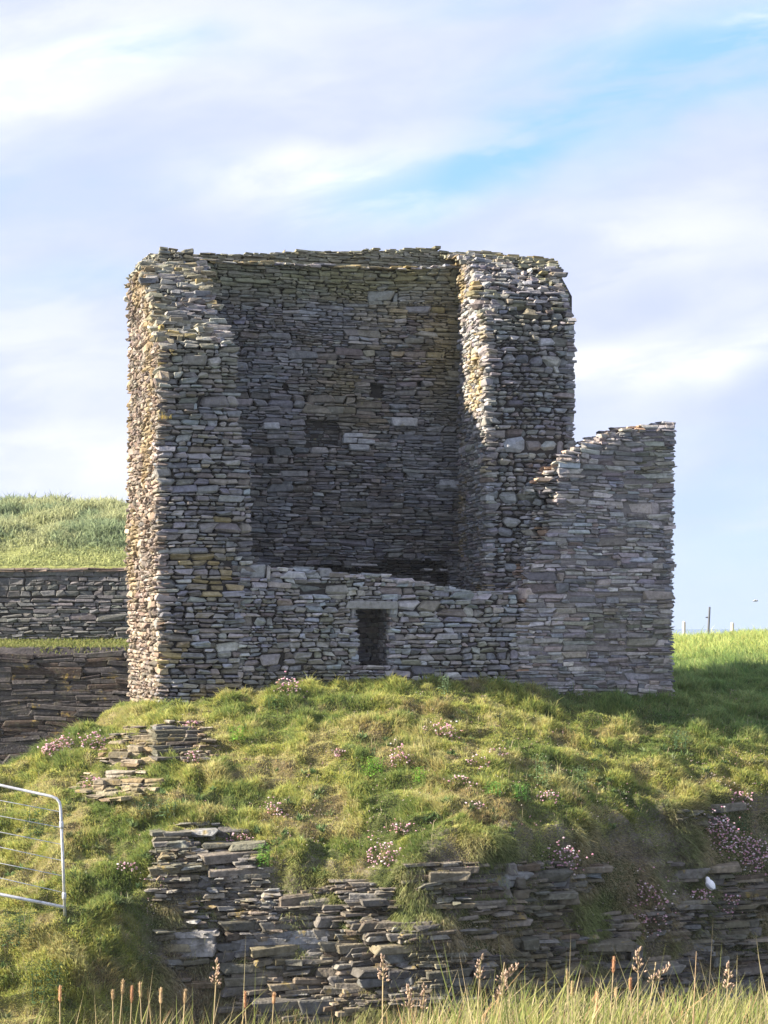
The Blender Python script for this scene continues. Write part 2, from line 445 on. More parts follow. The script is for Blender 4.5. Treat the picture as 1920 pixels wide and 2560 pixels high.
def build_tower():
    base = L3(6.5, 3.0, -2.3)
    T = empty('ruined_tower', base, 'tall roofless grey stone castle tower with its front fallen away, on the mound', 'tower')
    ZB = -3.0
    # ---- left side wall: profile in (b, z), the broken front end leans back at the top
    W1 = 2.05
    zt = lambda y, b: fz(y, 0.6, b)
    prof = [(0.0, ZB), (0.0, zt(862, 0)), (0.22, zt(848, .2)), (0.9, zt(815, .9)), (1.35, zt(786, 1.4)), (1.7, zt(745, 1.7)), (2.2, zt(705, 2.2)), (2.9, zt(676, 3.)), (3.6, zt(656, 3.6)),
            (4.6, zt(640, 4.6)), (5.9, zt(640, 5.9)), (6.4, zt(660, 6.4)), (6.4, ZB)]
    pz = np.array([p[1] for p in prof[:9]]); pb = np.array([p[0] for p in prof[:9]])
    bprof = lambda z: np.interp(z, pz, pb)
    mb = MB()
    core = [(b + (0.2 if 0.0 <= b < 5.5 else -0.08), z - (0.12 if z > ZB else 0)) for b, z in prof]
    core = [(b, min(z, zt(690, 4.) + 9 * 0) if z > 0 else z) for b, z in core]
    cm = MB()
    prism(cm, core, lambda p, q, t: L3(t, p, q), 0.13, 1.5)
    prism(cm, [(0.13, ZB), (0.13, 4.0), (0.4, 4.4), (4.6, 4.4), (4.6, ZB)], lambda p, q, t: L3(t, p, q), 1.45, 2.05)
    prism(cm, [(0.35, 4.2), (0.5, 7.1), (1.6, 7.9), (3.4, 9.3), (4.6, 9.4), (4.6, 4.2)], lambda p, q, t: L3(t, p, q), 1.45, 1.82)
    # broken end facing the camera
    def m_end(s, z):
        n = len(s)
        b = bprof(z) + 0.10 * (fbm(s * 0.9, z * 0.7, 0, 8, 2) - 0.5)
        return L3(s, b, z), np.tile(UX, (n, 1)), np.tile(-VX, (n, 1))
    def t_end(p, c):
        k = (sstep(3.5, 8.0, p[:, 2]) * .38 * sstep(.35, .6, fbm(p[:, 0] * 1.2, p[:, 1], p[:, 2] * 1.2, 24, 3)))[:, None]
        c = c * (1 - k) + np.array((.20, .20, .10)) * k * rng.uniform(.7, 1.3, (len(c), 1))
        return lichen(p, c, 0.6, OCHRE, 22, 0.63)
    e = lambda x, y: (fa(x, 0.0), fz(y, 1.0, 0.0))
    out = [(0, ZB), (fa(600, 0), ZB), e(612, 1480), e(636, 1400), e(630, 1330), e(628, 1110), e(604, 1100), e(598, 1010), e(592, 840), e(584, 795), e(566, 770), e(552, 720), e(548, 690), e(540, 650), (1.5, zt(640, 4.5)), (0.55, zt(640, 4.6)), (0.3, zt(668, 3.4)), (0.0, zt(690, 2.6))]
    masonry(mb, [out], m_end, lambda p, n: stone_col(p, n, t_end), hr=(0.075, 0.2), asp=(1.4, 3.8), depth=0.42, prot=0.045, gap=0.026, big=0.12, bev=0.45, jit=1.2, seed=1)
    n = 420
    b = rng.uniform(.1, 6.2, n); a = rng.uniform(.03, 1.75, n)
    zz = np.interp(b, [p[0] for p in prof[1:-1]], [p[1] for p in prof[1:-1]]) - rng.uniform(.0, .12, n)
    zz = np.minimum(zz, zt(690, 4.) + a * 1.3)
    stones(mb, L3(a, b, zz), np.tile(UX, (n, 1)), np.tile(-VX, (n, 1)), rng.uniform(.08, .22, n), rng.uniform(.08, .22, n), rng.uniform(.03, .07, n), stone_col(L3(a, b, zz), n, t_end), jit=1.3)
    # outer sunlit face
    def m_out(s, z):
        n = len(s); return L3(-0.03 * np.sin(z * .7) + 0.0 * s, s, z), np.tile(-VX, (n, 1)), np.tile(-UX, (n, 1))
    ztop = zt(688, 4.5)
    outp = [(0.02, ZB)] + [(b, z) for b, z in prof[1:-1] if z < ztop - .4] + [(2.6, ztop - .15), (3.4, ztop), (6.2, ztop + .1), (6.4, ztop - .2), (6.4, ZB)]
    t_out = lambda p, c: lichen(p, c, 0.75, OCHRE, 23, 0.50, 0.6) if False else np.where((fbm(p[:, 1] * .6, p[:, 2] * .5, 0, 5, 3) + 0.045 * (p[:, 2] - 5) > 0.56)[:, None], c * 0.7 + OCHRE * 0.3, c)
    masonry(mb, [outp], m_out, lambda p, n: stone_col(p, n, t_out, 1.0) * .78, hr=(0.07, 0.17), asp=(1.6, 4.5), depth=0.26, prot=0.03, gap=0.028, bev=0.42, jit=1.25, seed=2)
    # inner face
    def m_in(s, z):
        n = len(s); return L3(np.where(z > 4.2, 1.82, 2.03), s, z), np.tile(VX, (n, 1)), np.tile(UX, (n, 1))
    masonry(mb, [[(0.3, ZB), (0.3, 7), (1.6, 8.0), (3.4, 9.5), (4.5, 9.7), (4.5, ZB)]], m_in, lambda p, n: stone_col(p, n), depth=0.2, seed=3)
    w = mb.build('side_wall', M_STONE, T); tag(w, 'left side wall with sunlit outer face and broken end')
    cm.build('wall_core', M_CORE, w).location = (0, 0, 0)

    # ---- back wall with the inner ledge and the parapet above it
    BI = 4.4
    AL, AR = 1.7, 9.3
    mb = MB(); cm = MB()
    zl = lambda x, y: fl(x, y, BI)
    ledge = [zl(530, 655), zl(700, 660), zl(850, 668), zl(1000, 671), zl(1165, 668)]
    hole1 = [fl(925, 955, BI), fl(962, 955, BI), fl(962, 988, BI), fl(925, 988, BI)]
    hole2 = [fl(762, 1045, BI), fl(850, 1052, BI), fl(846, 1115, BI), fl(762, 1118, BI)]
    hole3 = [fl(708, 958, BI), fl(724, 958, BI), fl(722, 975, BI), fl(708, 975, BI)]
    void = [fl(770, 1424, BI), fl(800, 1412, BI), fl(900, 1420, BI), fl(960, 1402, BI), fl(1075, 1398, BI), fl(1125, 1412, BI)]
    outb = [(AL, -1.0), (void[0][0], -1.0)] + void + [(void[-1][0], -1.0), (AR, -1.0)] + ledge[::-1] + [(AL, ledge[0][1])]
    def m_b(s, z):
        n = len(s); b = BI + 0.10 * (fbm(s * .5, z * .5, 0, 31, 3) - 0.5) + 0.05 * np.sin(z * 1.3)
        return L3(s, b, z), np.tile(UX, (n, 1)), np.tile(-VX, (n, 1))
    def t_back(p, c):
        c = c * .74  # shade of the recessed interior put into the stone colour
        a = (p - P0) @ UX; z = p[:, 2]
        k = (sstep(3.8, 6.6, a) * sstep(4.4, 7.6, z) * sstep(.36, .62, fbm(a * .9, z * .9, 0, 44, 3) + rng.normal(0, .09, len(z)) + .05))[:, None] * 0.62
        c = c * (1 - k) + np.array((0.25, 0.21, 0.095)) * k * rng.uniform(.6, 1.25, (len(c), 1))
        k2 = (sstep(8.6, 9.6, z) * 0.6)[:, None]
        c = c * (1 - k2) + MOSS * 1.1 * k2 * rng.uniform(.6, 1.2, (len(c), 1))
        d = sstep(1.2, -0.6, z)[:, None]                     # shade at the wall foot put into the low courses' colour
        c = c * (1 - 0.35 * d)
        b = (sstep(.5, .68, fbm(a * .5, z * .7, 0, 47, 3)))[:, None] * .35
        return c * (1 - b) + np.array((.24, .26, .29)) * b
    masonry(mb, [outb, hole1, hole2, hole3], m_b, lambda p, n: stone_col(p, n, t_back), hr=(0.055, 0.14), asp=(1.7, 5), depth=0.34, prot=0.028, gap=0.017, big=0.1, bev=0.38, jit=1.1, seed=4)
    vz = max(p[1] for p in void) + .1
    prism(cm, [(AL - 1.0, vz), (AR + 1.9, vz), (AR + 1.9, 9.6), (AL - 1.0, 9.6)], lambda p, q, t: L3(p, t, q), BI + 0.34, 6.3)
    prism(cm, [(AL - 1.0, ZB), (void[0][0] - .1, ZB), (void[0][0] - .1, vz), (AL - 1.0, vz)], lambda p, q, t: L3(p, t, q), BI + 0.3, 6.3)
    prism(cm, [(void[-1][0] + .1, ZB), (AR + 1.9, ZB), (AR + 1.9, vz), (void[-1][0] + .1, vz)], lambda p, q, t: L3(p, t, q), BI + 0.3, 6.3)
    prism(cm, [(void[0][0] - .2, ZB), (void[-1][0] + .2, ZB), (void[-1][0] + .2, vz), (void[0][0] - .2, vz)], lambda p, q, t: L3(p, t, q), BI + .95, 6.2)
    masonry(mb, [[(void[0][0] - .1, -1), (void[-1][0] + .1, -1), (void[-1][0] + .1, vz), (void[0][0] - .1, vz)]], lambda s, z: (L3(s, BI + .8 + 0 * s, z), np.tile(UX, (len(s), 1)), np.tile(-VX, (len(s), 1))), lambda p, n: stone_col(p, n) * .6, hr=(.07, .15), asp=(1.8, 5), depth=.25, gap=.025, seed=33)  # lining stones darkened, the void's shade is in their colour
    vs = np.array([(x0, x1, y) for x0, x1, y in ((770, 800, 1428), (880, 945, 1412), (1060, 1080, 1424), (1100, 1118, 1425), (1066, 1078, 1443), (1138, 1150, 1426), (700, 850, 1436), (960, 1100, 1458))])
    va0 = np.array([fa(x, BI) for x in vs[:, 0]]); va1 = np.array([fa(x, BI) for x in vs[:, 1]]); vzz = np.array([fz(y, a, BI) for y, a in zip(vs[:, 2], va0)])
    stones(mb, L3((va0 + va1) / 2, BI + np.array([.3, .25, .2, .2, .25, .2, .5, .5]), vzz), np.tile(UX, (8, 1)), np.tile(-VX, (8, 1)), (va1 - va0) / 2, np.full(8, .25), np.full(8, .03), np.tile((.36, .35, .34), (8, 1)) * np.array([1, 1.1, 1.1, 1.1, 1, 1.1, .5, .5])[:, None], jit=.8)
    masonry(mb, [[(p[0] + dx, p[1] + dz) for p, (dx, dz) in zip(hole2, ((-.1, .1), (.1, .1), (.1, -.1), (-.1, -.1)))]], lambda s, z: (L3(s, BI + .31 + 0 * s, z), np.tile(UX, (len(s), 1)), np.tile(-VX, (len(s), 1))), lambda p, n: stone_col(p, n) * .45, hr=(.07, .14), asp=(1.5, 4), depth=.1, gap=.03, seed=30)  # backing stones of the hole darkened to stand in for its shade
    # pale repair patch of squared blocks
    pc = []
    for (x0, x1, y0, y1) in ((858, 908, 1082, 1094), (856, 890, 1095, 1108), (892, 936, 1098, 1110), (872, 926, 1111, 1127), (655, 700, 1056, 1074), (980, 1040, 1045, 1066), (1096, 1148, 1198, 1222)):
        a0, zz1 = fl(x0, y0, BI); a1, zz0 = fl(x1, y1, BI); pc.append(((a0 + a1) / 2, (zz0 + zz1) / 2, (a1 - a0) / 2, (zz1 - zz0) / 2))
    pc = np.array(pc)
    stones(mb, L3(pc[:, 0], BI - 0.01, pc[:, 1]), np.tile(UX, (len(pc), 1)), np.tile(-VX, (len(pc), 1)), pc[:, 2], np.full(len(pc), .09), pc[:, 3], np.tile((0.34, .35, .36), (len(pc), 1)) * rng.uniform(.8, 1.05, (len(pc), 1)), jit=.5)
    w = mb.build('back_wall', M_STONE, T); tag(w, 'inner back wall with two small square holes')
    cm.build('wall_core', M_CORE, w).location = (0, 0, 0)
    # parapet
    BP = 5.35
    mb = MB(); cm = MB()
    top = [fl(376, 662, BP), fl(398, 648, BP), fl(410, 640, BP), fl(418, 627, BP), fl(470, 632, BP), fl(600, 634, BP), fl(690, 632, BP), fl(720, 626, BP), fl(900, 627, BP), fl(910, 624, BP), fl(1000, 626, BP), fl(1012, 620, BP),
           fl(1090, 622, BP), fl(1100, 630, BP), fl(1254, 628, BP), fl(1258, 634, BP), fl(1276, 638, BP), fl(1284, 650, BP), fl(1330, 655, BP)]
    outq = [(top[0][0], 9.2)] + top + [(top[-1][0], 9.2)]
    outq = outq[::-1]
    def m_p(s, z):
        n = len(s); return L3(s, BP + 0 * s, z), np.tile(UX, (n, 1)), np.tile(-VX, (n, 1))
    t_par = lambda p, c: c * 0.45 + np.array((0.16, .165, .09)) * 0.65 * rng.uniform(.75, 1.2, (len(c), 1))
    masonry(mb, [outq], m_p, lambda p, n: stone_col(p, n, t_par), hr=(0.045, 0.1), asp=(2, 6), depth=0.4, prot=0.02, gap=0.012, seed=5)
    cor = [(a, z - 0.12) for a, z in top]
    prism(cm, [(top[0][0], 9.0)] + cor + [(top[-1][0], 9.0)], lambda p, q, t: L3(p, t, q), BP + 0.1, 6.3)
    # flat slabs laid along the ledge and the ruined parapet top
    n = 70
    a = np.linspace(1.2, 9.2, n) + rng.normal(0, .04, n)
    zz = np.interp(a, [p[0] for p in ledge], [p[1] for p in ledge]) + rng.uniform(-.02, .05, n)
    stones(mb, L3(a, BI + 0.22 + rng.normal(0, .05, n), zz), np.tile(UX, (n, 1)), np.tile(-VX, (n, 1)), rng.uniform(.06, .2, n), rng.uniform(.2, .3, n), rng.uniform(.015, .035, n),
           stone_col(L3(a, BI, zz), n, lambda p, c: lichen(p, c * 1.2, .6, OCHRE, 51, .5, 1.5)))
    n = 90
    a = rng.uniform(top[3][0], top[-4][0], n)
    zz = np.interp(a, [p[0] for p in top], [p[1] for p in top]) + rng.uniform(-.08, .03, n)
    stones(mb, L3(a, rng.uniform(BP, 6.2, n), zz), np.tile(UX, (n, 1)), np.tile(-VX, (n, 1)), rng.uniform(.06, .22, n), rng.uniform(.1, .22, n), rng.uniform(.015, .04, n), stone_col(L3(a, BP, zz), n, t_par))
    w = mb.build('parapet', M_STONE, T); tag(w, 'mossy thin parapet along the top of the back wall')
    cm.build('wall_core', M_CORE, w).location = (0, 0, 0)

    # ---- right side wall
    BR = 0.75
    ARL = fa(1214, BR); ARR = fa(1438, BR)
    zr = lambda y, b: fz(y, 10.5, b)
    prof = [(BR, ZB), (BR, zr(900, BR)), (BR + .02, zr(800, BR)), (BR + .25, zr(775, BR)), (BR + .55, zr(735, BR + .5)), (BR + .9, zr(715, BR + 1)), (BR + 1.6, zr(680, BR + 1.5)), (BR + 2.1, zr(658, BR + 2)), (BR + 3.0, zr(645, BR + 3)), (6.4, zr(645, 6)), (6.4, ZB)]
    pzr = np.array([p[1] for p in prof[:9]]); pbr = np.array([p[0] for p in prof[:9]])
    mb = MB(); cm = MB()
    core = [(b + (0.13 if b < 6 else -.05), z - (0.1 if z > ZB else 0)) for b, z in prof]
    prism(cm, core, lambda p, q, t: L3(t + (.105 * (p - BR) if t < ARL + .5 else 0), p, q), ARL + 0.13, ARR - 0.12)
    def m_r(s, z):
        n = len(s); b = np.interp(z, pzr, pbr) + 0.12 * (fbm(s, z * .8, 0, 61, 2) - .5)
        return L3(s, b, z), np.tile(UX, (n, 1)), np.tile(-VX, (n, 1))
    g = lambda x, y: (fa(x, BR), fz(y, 10.5, BR))
    outr = [(ARL, ZB), (ARR, ZB), g(1436, 1120), g(1440, 900), g(1440, 790), (fa(1417, 1.6), zr(735, 1.5)), (fa(1402, 2.4), zr(690, 2.3)), (fa(1393, 3.2), zr(650, 3.2)), (fa(1340, 3.4), zr(644, 3.6)), (fa(1200, 2.8), zr(658, 2.8)), g(1196, 715), g(1206, 800), g(1218, 900)]
    t_r = lambda p, c: lichen(p, lichen(p, c * .95, .5, MOSS, 71, .56), .7, RUST * 1.1, 72, .60) if True else c
    def t_r2(p, c):
        k = sstep(7.0, 9.0, p[:, 2])[:, None]
        return c * (1 - k) + lichen(p, lichen(p, c, .55, MOSS, 71, .48), .5, OCHRE, 72, .60) * k
    masonry(mb, [outr], m_r, lambda p, n: stone_col(p, n, t_r2), hr=(0.08, 0.19), asp=(1.1, 2.8), depth=0.42, prot=0.05, gap=0.034, bev=0.55, big=0.1, jit=1.3, lmax=.5, seed=6)
    def m_ri(s, z):
        n = len(s); return L3(ARL + .105 * (s - BR), s, z), np.tile(-VX, (n, 1)), np.tile(-UX, (n, 1))
    inn = [(b, z) for b, z in prof[:-1] if b < BI] + [(BI, zr(645, BI)), (BI, ZB)]
    masonry(mb, [inn], m_ri, lambda p, n: stone_col(p, n, lambda p, c: lichen(p, c * 1.1, .5, OCHRE, 75, .55)), hr=(0.06, 0.14), asp=(1.5, 4), depth=0.24, prot=0.04, gap=0.022, bev=.35, seed=7)
    # rough ground of loose stones on the leaning top
    prism(cm, [(2.2, 6.0), (2.2, zr(735, 2.2)), (3.4, zr(665, 3.4)), (6.2, zr(665, 6)), (6.2, 6.0)], lambda p, q, t: L3(t, p, q), ARR - .5, fa(1392, 3.4))
    n = 300
    b = rng.uniform(BR + .2, 5.5, n); a = rng.uniform(ARL + .1, np.where(b > 2.0, fa(1390, 3.2), ARR - .25), n); zz = np.interp(b, [p[0] for p in prof[:10]], [p[1] for p in prof[:10]]) + rng.uniform(-.06, .05, n)
    stones(mb, L3(a, b, zz), np.tile(UX, (n, 1)), np.tile(-VX, (n, 1)), rng.uniform(.06, .18, n), rng.uniform(.06, .16, n), rng.uniform(.02, .06, n), stone_col(L3(a, b, zz), n, t_r2), jit=1.3)
    # outer face (turned away)
    def m_ro(s, z):
        n = len(s); return L3(ARR + 0 * s, s, z), np.tile(VX, (n, 1)), np.tile(UX, (n, 1))
    masonry(mb, [[(b, z) for b, z in prof]], m_ro, lambda p, n: stone_col(p, n), depth=.22, hr=(.08, .16), asp=(2, 5), seed=8)
    w = mb.build('side_wall', M_STONE, T); tag(w, 'right side wall of rounder stones with a sunlit inner edge')
    cm.build('wall_core', M_CORE, w).location = (0, 0, 0)

    # ---- low front wall with the doorway
    mb = MB(); cm = MB()
    AF0, AF1 = fa(596, 0), fa(1296, 0)
    f0 = lambda x, y: fl(x, y, 0.0)
    topf = [f0(596, 1415), f0(640, 1422), f0(760, 1420), f0(800, 1426), f0(880, 1434), f0(965, 1434), f0(985, 1444), f0(1040, 1452), f0(1080, 1462), f0(1140, 1474), f0(1200, 1480), f0(1296, 1476)]
    door = [f0(895, 1668), f0(897, 1524), f0(976, 1522), f0(974, 1662)]
    outf = [(AF0, ZB), (AF1, ZB)] + topf[::-1]
    def m_f(s, z):
        n = len(s); b = 0.02 + 0.10 * (fbm(s * .6, z * .8, 0, 81, 3) - .5)
        return L3(s, b, z), np.tile(UX, (n, 1)), np.tile(-VX, (n, 1))
    t_f = lambda p, c: lichen(p, c * 1.22, .35, MOSS, 82, .55)
    masonry(mb, [outf, door], m_f, lambda p, n: stone_col(p, n, t_f), hr=(0.075, 0.2), asp=(1.1, 3.4), band=(.28, .55), cell=(.5, 1.6), depth=0.3, prot=0.035, gap=0.022, bev=.42, big=.14, jit=1.3, wave=.06, seed=9)
    d0, d1 = door[0][0] - .08, door[2][0] + .08
    cz = lambda a: np.interp(a, [p[0] for p in topf], [p[1] for p in topf]) - .1
    prism(cm, [(AF0, ZB), (d0, ZB), (d0, cz(d0)), ((AF0 + d0) / 2, cz((AF0 + d0) / 2)), (AF0, cz(AF0))], lambda p, q, t: L3(p, t, q), .14, 1.5)
    prism(cm, [(d1, ZB), (AF1, ZB), (AF1, cz(AF1)), (8.3, cz(8.3)), ((AF1 + d1) / 2, cz((AF1 + d1) / 2)), (d1, cz(d1))], lambda p, q, t: L3(p, t, q), .14, 1.5)
    zd = door[1][1] + .1
    prism(cm, [(d0, zd), (d1, zd), (d1, cz(d1)), (d0, cz(d0))], lambda p, q, t: L3(p, t, q), .14, 1.5)
    zb = door[0][1] - .05
    prism(cm, [(d0, ZB), (d1, ZB), (d1, zb), (d0, zb)], lambda p, q, t: L3(p, t, q), .14, 1.5)
    # rubble blocking seen deep in the doorway, and the jambs
    def m_d(s, z):
        n = len(s); return L3(s, 1.3 + 0 * s, z), np.tile(UX, (n, 1)), np.tile(-VX, (n, 1))
    masonry(mb, [[(d0 - .05, zb - .1), (d1 + .05, zb - .1), (d1 + .05, zd + .1), (d0 - .05, zd + .1)]], m_d, lambda p, n: stone_col(p, n) * .6, hr=(.08, .16), asp=(2, 5), depth=.3, seed=10)  # blocking stones painted darker for the shade inside the doorway
    for side, a in ((1, door[0][0]), (-1, door[2][0])):
        def m_j(s, z, side=side, a=a):
            n = len(s); return L3(a + 0 * s, s, z), np.tile(VX, (n, 1)) , np.tile(UX * side, (n, 1))
        masonry(mb, [[(.06, zb - .1), (1.3, zb - .1), (1.3, zd), (.06, zd)]], m_j, lambda p, n: stone_col(p, n), hr=(.07, .15), asp=(1.5, 3.5), depth=.16, seed=12)
    # inside face of the low wall top
    n = 150
    a = rng.uniform(AF0, AF1, n); zz = np.interp(a, [p[0] for p in topf], [p[1] for p in topf]) - rng.uniform(.02, .1, n)
    stones(mb, L3(a, rng.uniform(.1, 1.4, n), zz), np.tile(UX, (n, 1)), np.tile(-VX, (n, 1)), rng.uniform(.1, .28, n), rng.uniform(.1, .22, n), rng.uniform(.03, .06, n), stone_col(L3(a, 0, zz), n, t_f))
    w = mb.build('front_wall', M_STONE, T); tag(w, 'low front wall with a small dark doorway')
    cm.build('wall_core', M_CORE, w).location = (0, 0, 0)
    lm = MB(); ac = (door[1][0] + door[2][0]) / 2
    stones(lm, L3(np.array([ac - .05]), np.array([.17]), np.array([door[1][1] + .11])), UX[None], -VX[None], np.array([.68]), np.array([.22]), np.array([.10]), np.array([(.27, .265, .25)]), jit=.5)
    lm.build('lintel', M_STONE, w).location = (0, 0, 0)

    # ---- tall front fragment on the right
    mb = MB(); cm = MB()
    AE = fa(1684, 0)
    topg = [f0(1392, 1225), f0(1400, 1145), f0(1440, 1122), f0(1470, 1112), f0(1500, 1096), f0(1512, 1085), f0(1550, 1080), f0(1556, 1066), f0(1625, 1062), f0(1628, 1056), f0(1688, 1056)]
    leftg = [f0(1296, 1640), f0(1292, 1560), f0(1318, 1500), f0(1320, 1440), f0(1345, 1390), f0(1368, 1340), f0(1388, 1270)]
    outg = [(AF1 - .02, ZB), (AE, ZB), f0(1678, 1600), f0(1684, 1300)] + topg[::-1] + leftg[::-1]
    def m_g(s, z):
        n = len(s); b = -0.02 + 0.06 * (fbm(s * .6, z * .8, 0, 91, 3) - .5)
        return L3(s, b, z), np.tile(UX, (n, 1)), np.tile(-VX, (n, 1))
    t_g = lambda p, c: lichen(p, c * np.array((1.16, 1.12, 1.1)), .4, MOSS, 92, .60 , .7)
    masonry(mb, [outg], m_g, lambda p, n: stone_col(p, n, t_g), hr=(0.065, 0.17), asp=(1.8, 5.5), depth=0.26, prot=0.026, gap=0.013, bev=.36, jit=1.1, big=.08, lmax=.85, wave=.07, seed=13)
    topi = [f0(1292, 1480)] + [(fa(x, .9), fz(y, 9.6, .9)) for x, y in ((1292, 1400), (1292, 1232), (1318, 1215), (1345, 1180), (1390, 1150))]
    gm = MB()
    corg = [(AF1 - .05, ZB), (AE - .12, ZB), (AE - .1, topg[-1][1] - .12), (topg[7][0], topg[7][1] - .12), (topg[4][0], topg[4][1] - .12), (topg[1][0] + .15, topg[1][1] - .15)] + [(a + .16, z) for a, z in leftg[::-1]]
    prism(gm, corg, lambda p, q, t: L3(p, t, q), .045, 1.0)
    back = [(topi[0][0] + .1, ZB), (AE - .12, ZB), (AE - .1, topg[-1][1] - .15), (topg[4][0], topg[4][1] - .15), (topi[-1][0] + .12, topi[-1][1] - .1), (topi[4][0] + .12, topi[4][1] - .1), (topi[3][0] + .12, topi[3][1] - .1), (topi[2][0] + .12, topi[2][1] - .08)]
    prism(cm, back, lambda p, q, t: L3(p, t, q), .75, 2.0)
    # broken left end: from the outer leaf's ragged edge back to the inner leaf
    lz = np.array([p[1] for p in [(AF1, ZB)] + leftg]); la = np.array([p[0] for p in [(AF1, ZB)] + leftg])
    iz = np.array([ZB] + [p[1] for p in topi]); ia = np.array([topi[0][0]] + [p[0] for p in topi])
    def m_ge(s, z):
        n = len(s)
        a0 = np.interp(z, lz, la); a1 = np.interp(z, iz, ia)
        t = np.clip(s / 0.9, 0, 1.2)
        a = a0 + (a1 - a0) * t; b = s
        dx = a0 - a1
        ln = np.sqrt(dx ** 2 + .9 ** 2)
        Nn = -UX[None] * (.9 / ln)[:, None] - VX[None] * (dx / ln)[:, None]
        Sx = UX[None] * (dx / ln)[:, None] - VX[None] * (.9 / ln)[:, None]
        jut = .12 * (fbm(s * 2, z * 1.6, 0, 95, 2) - .5)
        return L3(a, b, z) + Nn * jut[:, None], Sx, Nn
    zt1 = topi[-1][1]
    masonry(mb, [[(0.0, ZB), (1.1, ZB), (1.1, topi[2][1]), (.7, topi[3][1]), (.35, topi[4][1]), (.05, zt1 + .05), (0., zt1)][::-1]], m_ge,
            lambda p, n: stone_col(p, n, lambda p, c: lichen(p, c * 1.35, .6, RUST, 96, .56, 1.3)), hr=(.06, .15), asp=(1.3, 3.2), depth=.36, prot=.06, gap=.025, bev=.4, jit=1.3, lmax=.42, big=.1, seed=14)
    # steps of loose stones on the sloping top
    n = 130
    tx = np.array([p[0] for p in topi[2:] + topg[1:]]); tz = np.array([p[1] for p in topi[2:] + topg[1:]])
    a = rng.uniform(tx[0], AE, n); zz = np.interp(a, tx, tz) - rng.uniform(.0, .1, n)
    stones(mb, L3(a, rng.uniform(.1, 1.8, n), zz), np.tile(UX, (n, 1)), np.tile(-VX, (n, 1)), rng.uniform(.07, .2, n), rng.uniform(.08, .2, n), rng.uniform(.02, .05, n),
           stone_col(L3(a, 0, zz), n, lambda p, c: lichen(p, c * 1.25, .6, RUST, 97, .55, 1.3)), jit=1.3)
    def m_gr(s, z):
        n = len(s); return L3(AE + 0 * s, s, z), np.tile(VX, (n, 1)), np.tile(UX, (n, 1))
    masonry(mb, [[(0, ZB), (2, ZB), (2, topg[-1][1]), (0, topg[-1][1])]], m_gr, lambda p, n: stone_col(p, n), hr=(.05, .12), asp=(2.2, 5), depth=.22, prot=.03, seed=15)
    w = mb.build('wall_fragment', M_STONE, T); gm.build('mortar', M_MORTAR, w).location = (0, 0, 0); tag(w, 'tall right hand piece of the front wall with a stepped broken edge')
    cm.build('wall_core', M_CORE, w).location = (0, 0, 0)
    return T
TOWER = build_tower()

# ------------------------------------------------------------------ ground sheet: lofted rows of measured stations
XS = np.array([-900, 0, 160, 320, 380, 450, 600, 800, 1000, 1200, 1400, 1600, 1750, 1920, 2900], float)
def zy(y, Y): return (HY - y) / F * Y
def st(k1, k2, k3, k4, k5, k6, k7, k8):
    return [(24, -13.0), (31, -12.0)] + [(Y, zy(y, Y)) for y, Y in (k1, k2, k3, k4)] + [k5, k6, k7, k8]
far = [(62, 1650), (80, 1598), (125, 1584), (700, 1562)]
KEY = np.array([
    st((2640, 33.5), (2330, 36.0), (2120, 39.0), (1935, 42.0), (46, -6.5), (52, -11), (58, -14), (64, -14)),
    st((2640, 33.5), (2330, 36.0), (2120, 39.0), (1932, 42.5), (46, -6.5), (52, -11), (58, -14), (64, -14)),
    st((2640, 34.0), (2320, 35.8), (2080, 39.0), (1852, 44.0), (48, -6.5), (54, -11), (60, -14), (66, -14)),
    st((2640, 34.5), (2260, 36.6), (1990, 40.2), (1770, 45.8), (50.5, -2.35), (56, -9), (60, -14), (66, -14)),
    st((2640, 35.0), (2230, 37.2), (1980, 40.2), (1790, 44.5), (51.5, -2.3), (57, -8), (62, -12), (68, -14)),
    st((2700, 35.6), (2140, 37.6), (1930, 40.8), (1782, 44.4), (53, -2.3), (60, -7), (70, -10), (90, -10)),
    st((2700, 36.0), (2170, 37.8), (1925, 41.2), (1748, 45.0), (53, -2.2), (60, -3), (75, -6), (120, -6)),
    st((2700, 36.0), (2180, 37.8), (1915, 41.4), (1718, 45.5), (53, -2.2), (60, -2.4), (75, -3), (150, -8)),
    st((2700, 35.6), (2150, 37.3), (1905, 41.2), (1704, 46.1), (54, -2.2), (62, -2.2), (80, -2), (160, -8)),
    st((2700, 36.3), (2125, 38.1), (1900, 42.0), (1706, 46.9), (55, -2.2), (62, -2.0), (85, -1), (165, -8)),
    st((2700, 37.8), (2110, 39.8), (1900, 43.3), (1732, 47.6), (56, -2.1), (64, -1.7), (90, -.8), (168, -8)),
    st((2700, 39.6), (2070, 41.8), (1885, 44.9), (1745, 48.4), (57, zy(1672, 57)), (70, zy(1612, 70)), (120, zy(1595, 120)), (170, -8)),
    st((2700, 40.9), (2000, 43.2), (1850, 46.2), (1722, 50.2), (58, zy(1655, 58)), (72, zy(1608, 72)), (122, zy(1592, 122)), (172, -8)),
    st((2700, 42.2), (1960, 44.6), (1830, 47.6), (1700, 52.0), (61, zy(1632, 61)), (76, zy(1594, 76)), (126, zy(1584, 126)), (176, -8)),
    st((2700, 46.0), (1960, 48.5), (1800, 51.5), (1680, 56.0), (66, zy(1610, 66)), (84, zy(1590, 84)), (130, zy(1580, 130)), (180, -8))])
cols = np.concatenate([np.linspace(-900, -160, 40), np.linspace(-150, 2070, 460), np.linspace(2090, 2900, 40)])
seg = [8, 20, 130, 90, 90, 70, 50, 44, 12]
